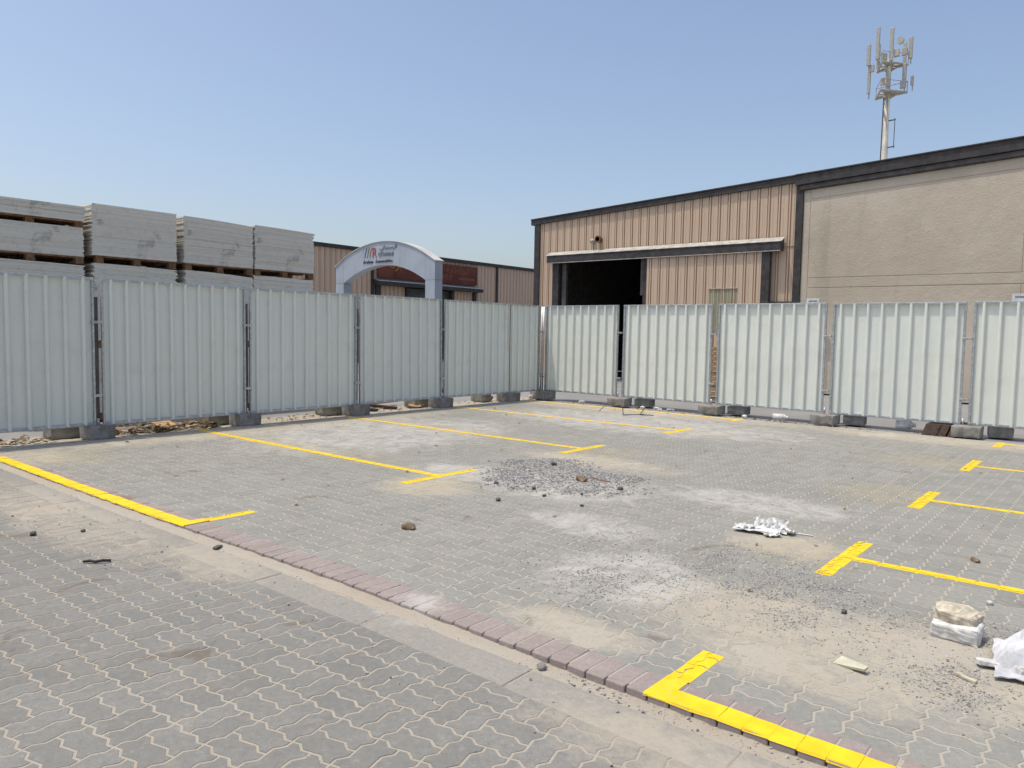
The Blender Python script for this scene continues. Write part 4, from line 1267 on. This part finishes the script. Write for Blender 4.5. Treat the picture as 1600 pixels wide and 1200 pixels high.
litter('leaf_litter', -11.1, -10.62, 6.5, 13.4, 170, 'leaf', 'sparse dry leaves under the far half of the left fence', .02, .045, -.01, 3, .02)
litter('leaf_litter', -9.9, -2.3, EDGE_Y + .01, EDGE_Y + .22, 150, 'leaf', 'dry leaves and scraps in the gutter along the right fence', .015, .04, -.015, 4, .02)
litter('weeds', -7.6, -4.4, EDGE_Y + .03, EDGE_Y + .2, 70, 'green', 'small green weeds in the gutter along the right fence', .015, .035, -.01, 5, .04)
litter('leaf_scraps', -10.2, -1.0, 3.4, 13.0, 60, 'leaf', 'scattered dry leaf scraps over the parking area', .012, .03, .002, 6, .004)
def plank(name, x, y, sx, sy, sz, rz, mat, label, cat='plank', z=0.0, ry=0.0, group=None):
    o = MB().box(-sx / 2, sx / 2, -sy / 2, sy / 2, 0, sz).obj(name, mat, None, bevel=.004)
    o.location = (x, y, z); o.rotation_euler = (0, ry, rz)
    return tag(o, label, cat, group)
plank('yellow_board', -10.9, 5.18, .22, .30, .02, .2, 'wood_pale', 'yellowish scrap of board among the dry leaves under the left fence', z=.06, ry=.25)
plank('plank', -11.1, 9.05, .5, .12, .05, .5, 'rubber', 'black rubber strip under the third gap of the left fence', 'strip', z=.0, ry=.1)
plank('plank', -11.2, 9.55, .6, .13, .05, .6, 'wood_dark', 'dark plank under the left fence right of a black strip', z=.0, ry=.08)
plank('plastic_strip', -11.6, 9.95, .10, .75, .04, .15, 'orange', 'orange plastic strip under the left fence', 'plastic', z=.04)
plank('plastic_strip', -11.0, 2.98, .05, .28, .02, .3, 'orange', 'red scrap of plastic in the leaves at the left edge', 'plastic', z=.01)
plank('brick', -13.0, 13.2, .11, .36, .10, 0, 'wood_dark', 'lone dark brick seen under the long left fence panel', 'brick')
plank('brick', -12.6, 13.95, .14, .52, .14, .1, 'wood_dark', 'longer dark brick beside the rusty scraps under the left fence', 'brick')
rock('rusty_scrap', -10.95, 12.4, .22, .16, .12, 'rust', 'rusty orange scrap leaning on the pale foot near the corner', 'scrap', seed=60)
rock('scrap_board', -10.9, 10.15, .26, .3, .07, 'wood_pale', 'broken pale board against the pale foot under the fourth gap', 'scrap', seed=61)
rock('stone', -10.62, 13.5, .12, .10, .09, 'stonechunk', 'pale stone beside the corner fence foot', seed=62)
# rubbish along the right fence
def bag(x, y, s, label, seed, cat='litter'):
    s *= .62
    o = rough_box('plastic_bag', s * 1.9, s, s * .55, 'white', None, (x, y, s * .25), (0, 0, seed), seed, s * .22, 6)
    return tag(o, label, cat, 'white litter along the right fence')
bag(-9.3, 13.62, .11, 'crumpled white bag in the gutter near the fence corner', 1)
bag(-7.72, 13.50, .12, 'white scrap in the gutter, first right of the foot below the dark doorway', 2)
bag(-7.35, 13.50, .14, 'white scrap in the gutter, largest of the row right of that foot', 3)
bag(-7.08, 13.49, .12, 'white scrap in the gutter, last of the row beside dark leaves', 4)
bag(-5.55, 13.50, .09, 'flat white scrap right of the foot below the sliding door', 5)
def bottle(x, y, r, h, rz, label, lying=True):
    b = thing('bottle', label, 'bottle', (x, y, r), rz)
    MB().tube((-h / 2, 0, 0), (h * .25, 0, 0), r, n=14).obj('body', 'white', b, True)
    m = MB().tube((h * .25, 0, 0), (h * .38, 0, 0), r, r * .45, n=14); m.tube((h * .38, 0, 0), (h * .42, 0, 0), r * .45, n=14); m.obj('neck', 'white', b, True)
    MB().tube((h * .42, 0, 0), (h * .5, 0, 0), r * .5, n=14).obj('cap', 'white', b, True)
bottle(-4.9, 13.55, .06, .26, .3, 'white bottle lying in the gutter between two feet of the right fence')
bottle(-2.92, 13.95, .075, .30, .15, 'white bottle lying under the right fence beside the dark timber')
# dark timber offcuts under the right fence
for i, (x, w) in enumerate([(-2.62, .24), (-2.40, .14), (-2.25, .07), (-2.17, .07), (-2.08, .06)]):
    o = MB().hexa([(x, 13.62, -.03), (x + w * .92, 13.60, -.03), (x + w * .92, 14.5, -.03), (x, 14.5, -.03)],
                  [(x + .05, 13.70, .145), (x + .05 + w * .92, 13.68, .145), (x + .05 + w * .92, 14.5, .145), (x + .05, 14.5, .145)]).obj('timber_offcut', 'wood_dark', None, bevel=.006)
    tag(o, 'dark timber offcut under the right fence, %s of the row of five' % ['leftmost', 'second from left', 'middle', 'fourth from left', 'rightmost'][i], 'timber', 'dark timber under the right fence')
# stacked timber and rubbish seen through the gaps of the fences
for i in range(11):
    o = MB().box(-8.0, -6.9, 16.2, 16.32, 0, .085).obj('stacked_plank', 'wood_pale', None)
    o.location = (rnd.uniform(-.03, .03), rnd.uniform(-.02, .02), .02 + i * .115)
    tag(o, 'orange plank %s of the stack behind the right fence gap' % (['at the bottom', 'second from bottom', 'third from the bottom', 'fourth from the bottom', 'fifth from the bottom', 'in the middle', 'fifth from the top', 'fourth from the top', 'third from the top', 'second from the top', 'on top'][i]), 'timber', 'stacked timber behind the right fence')
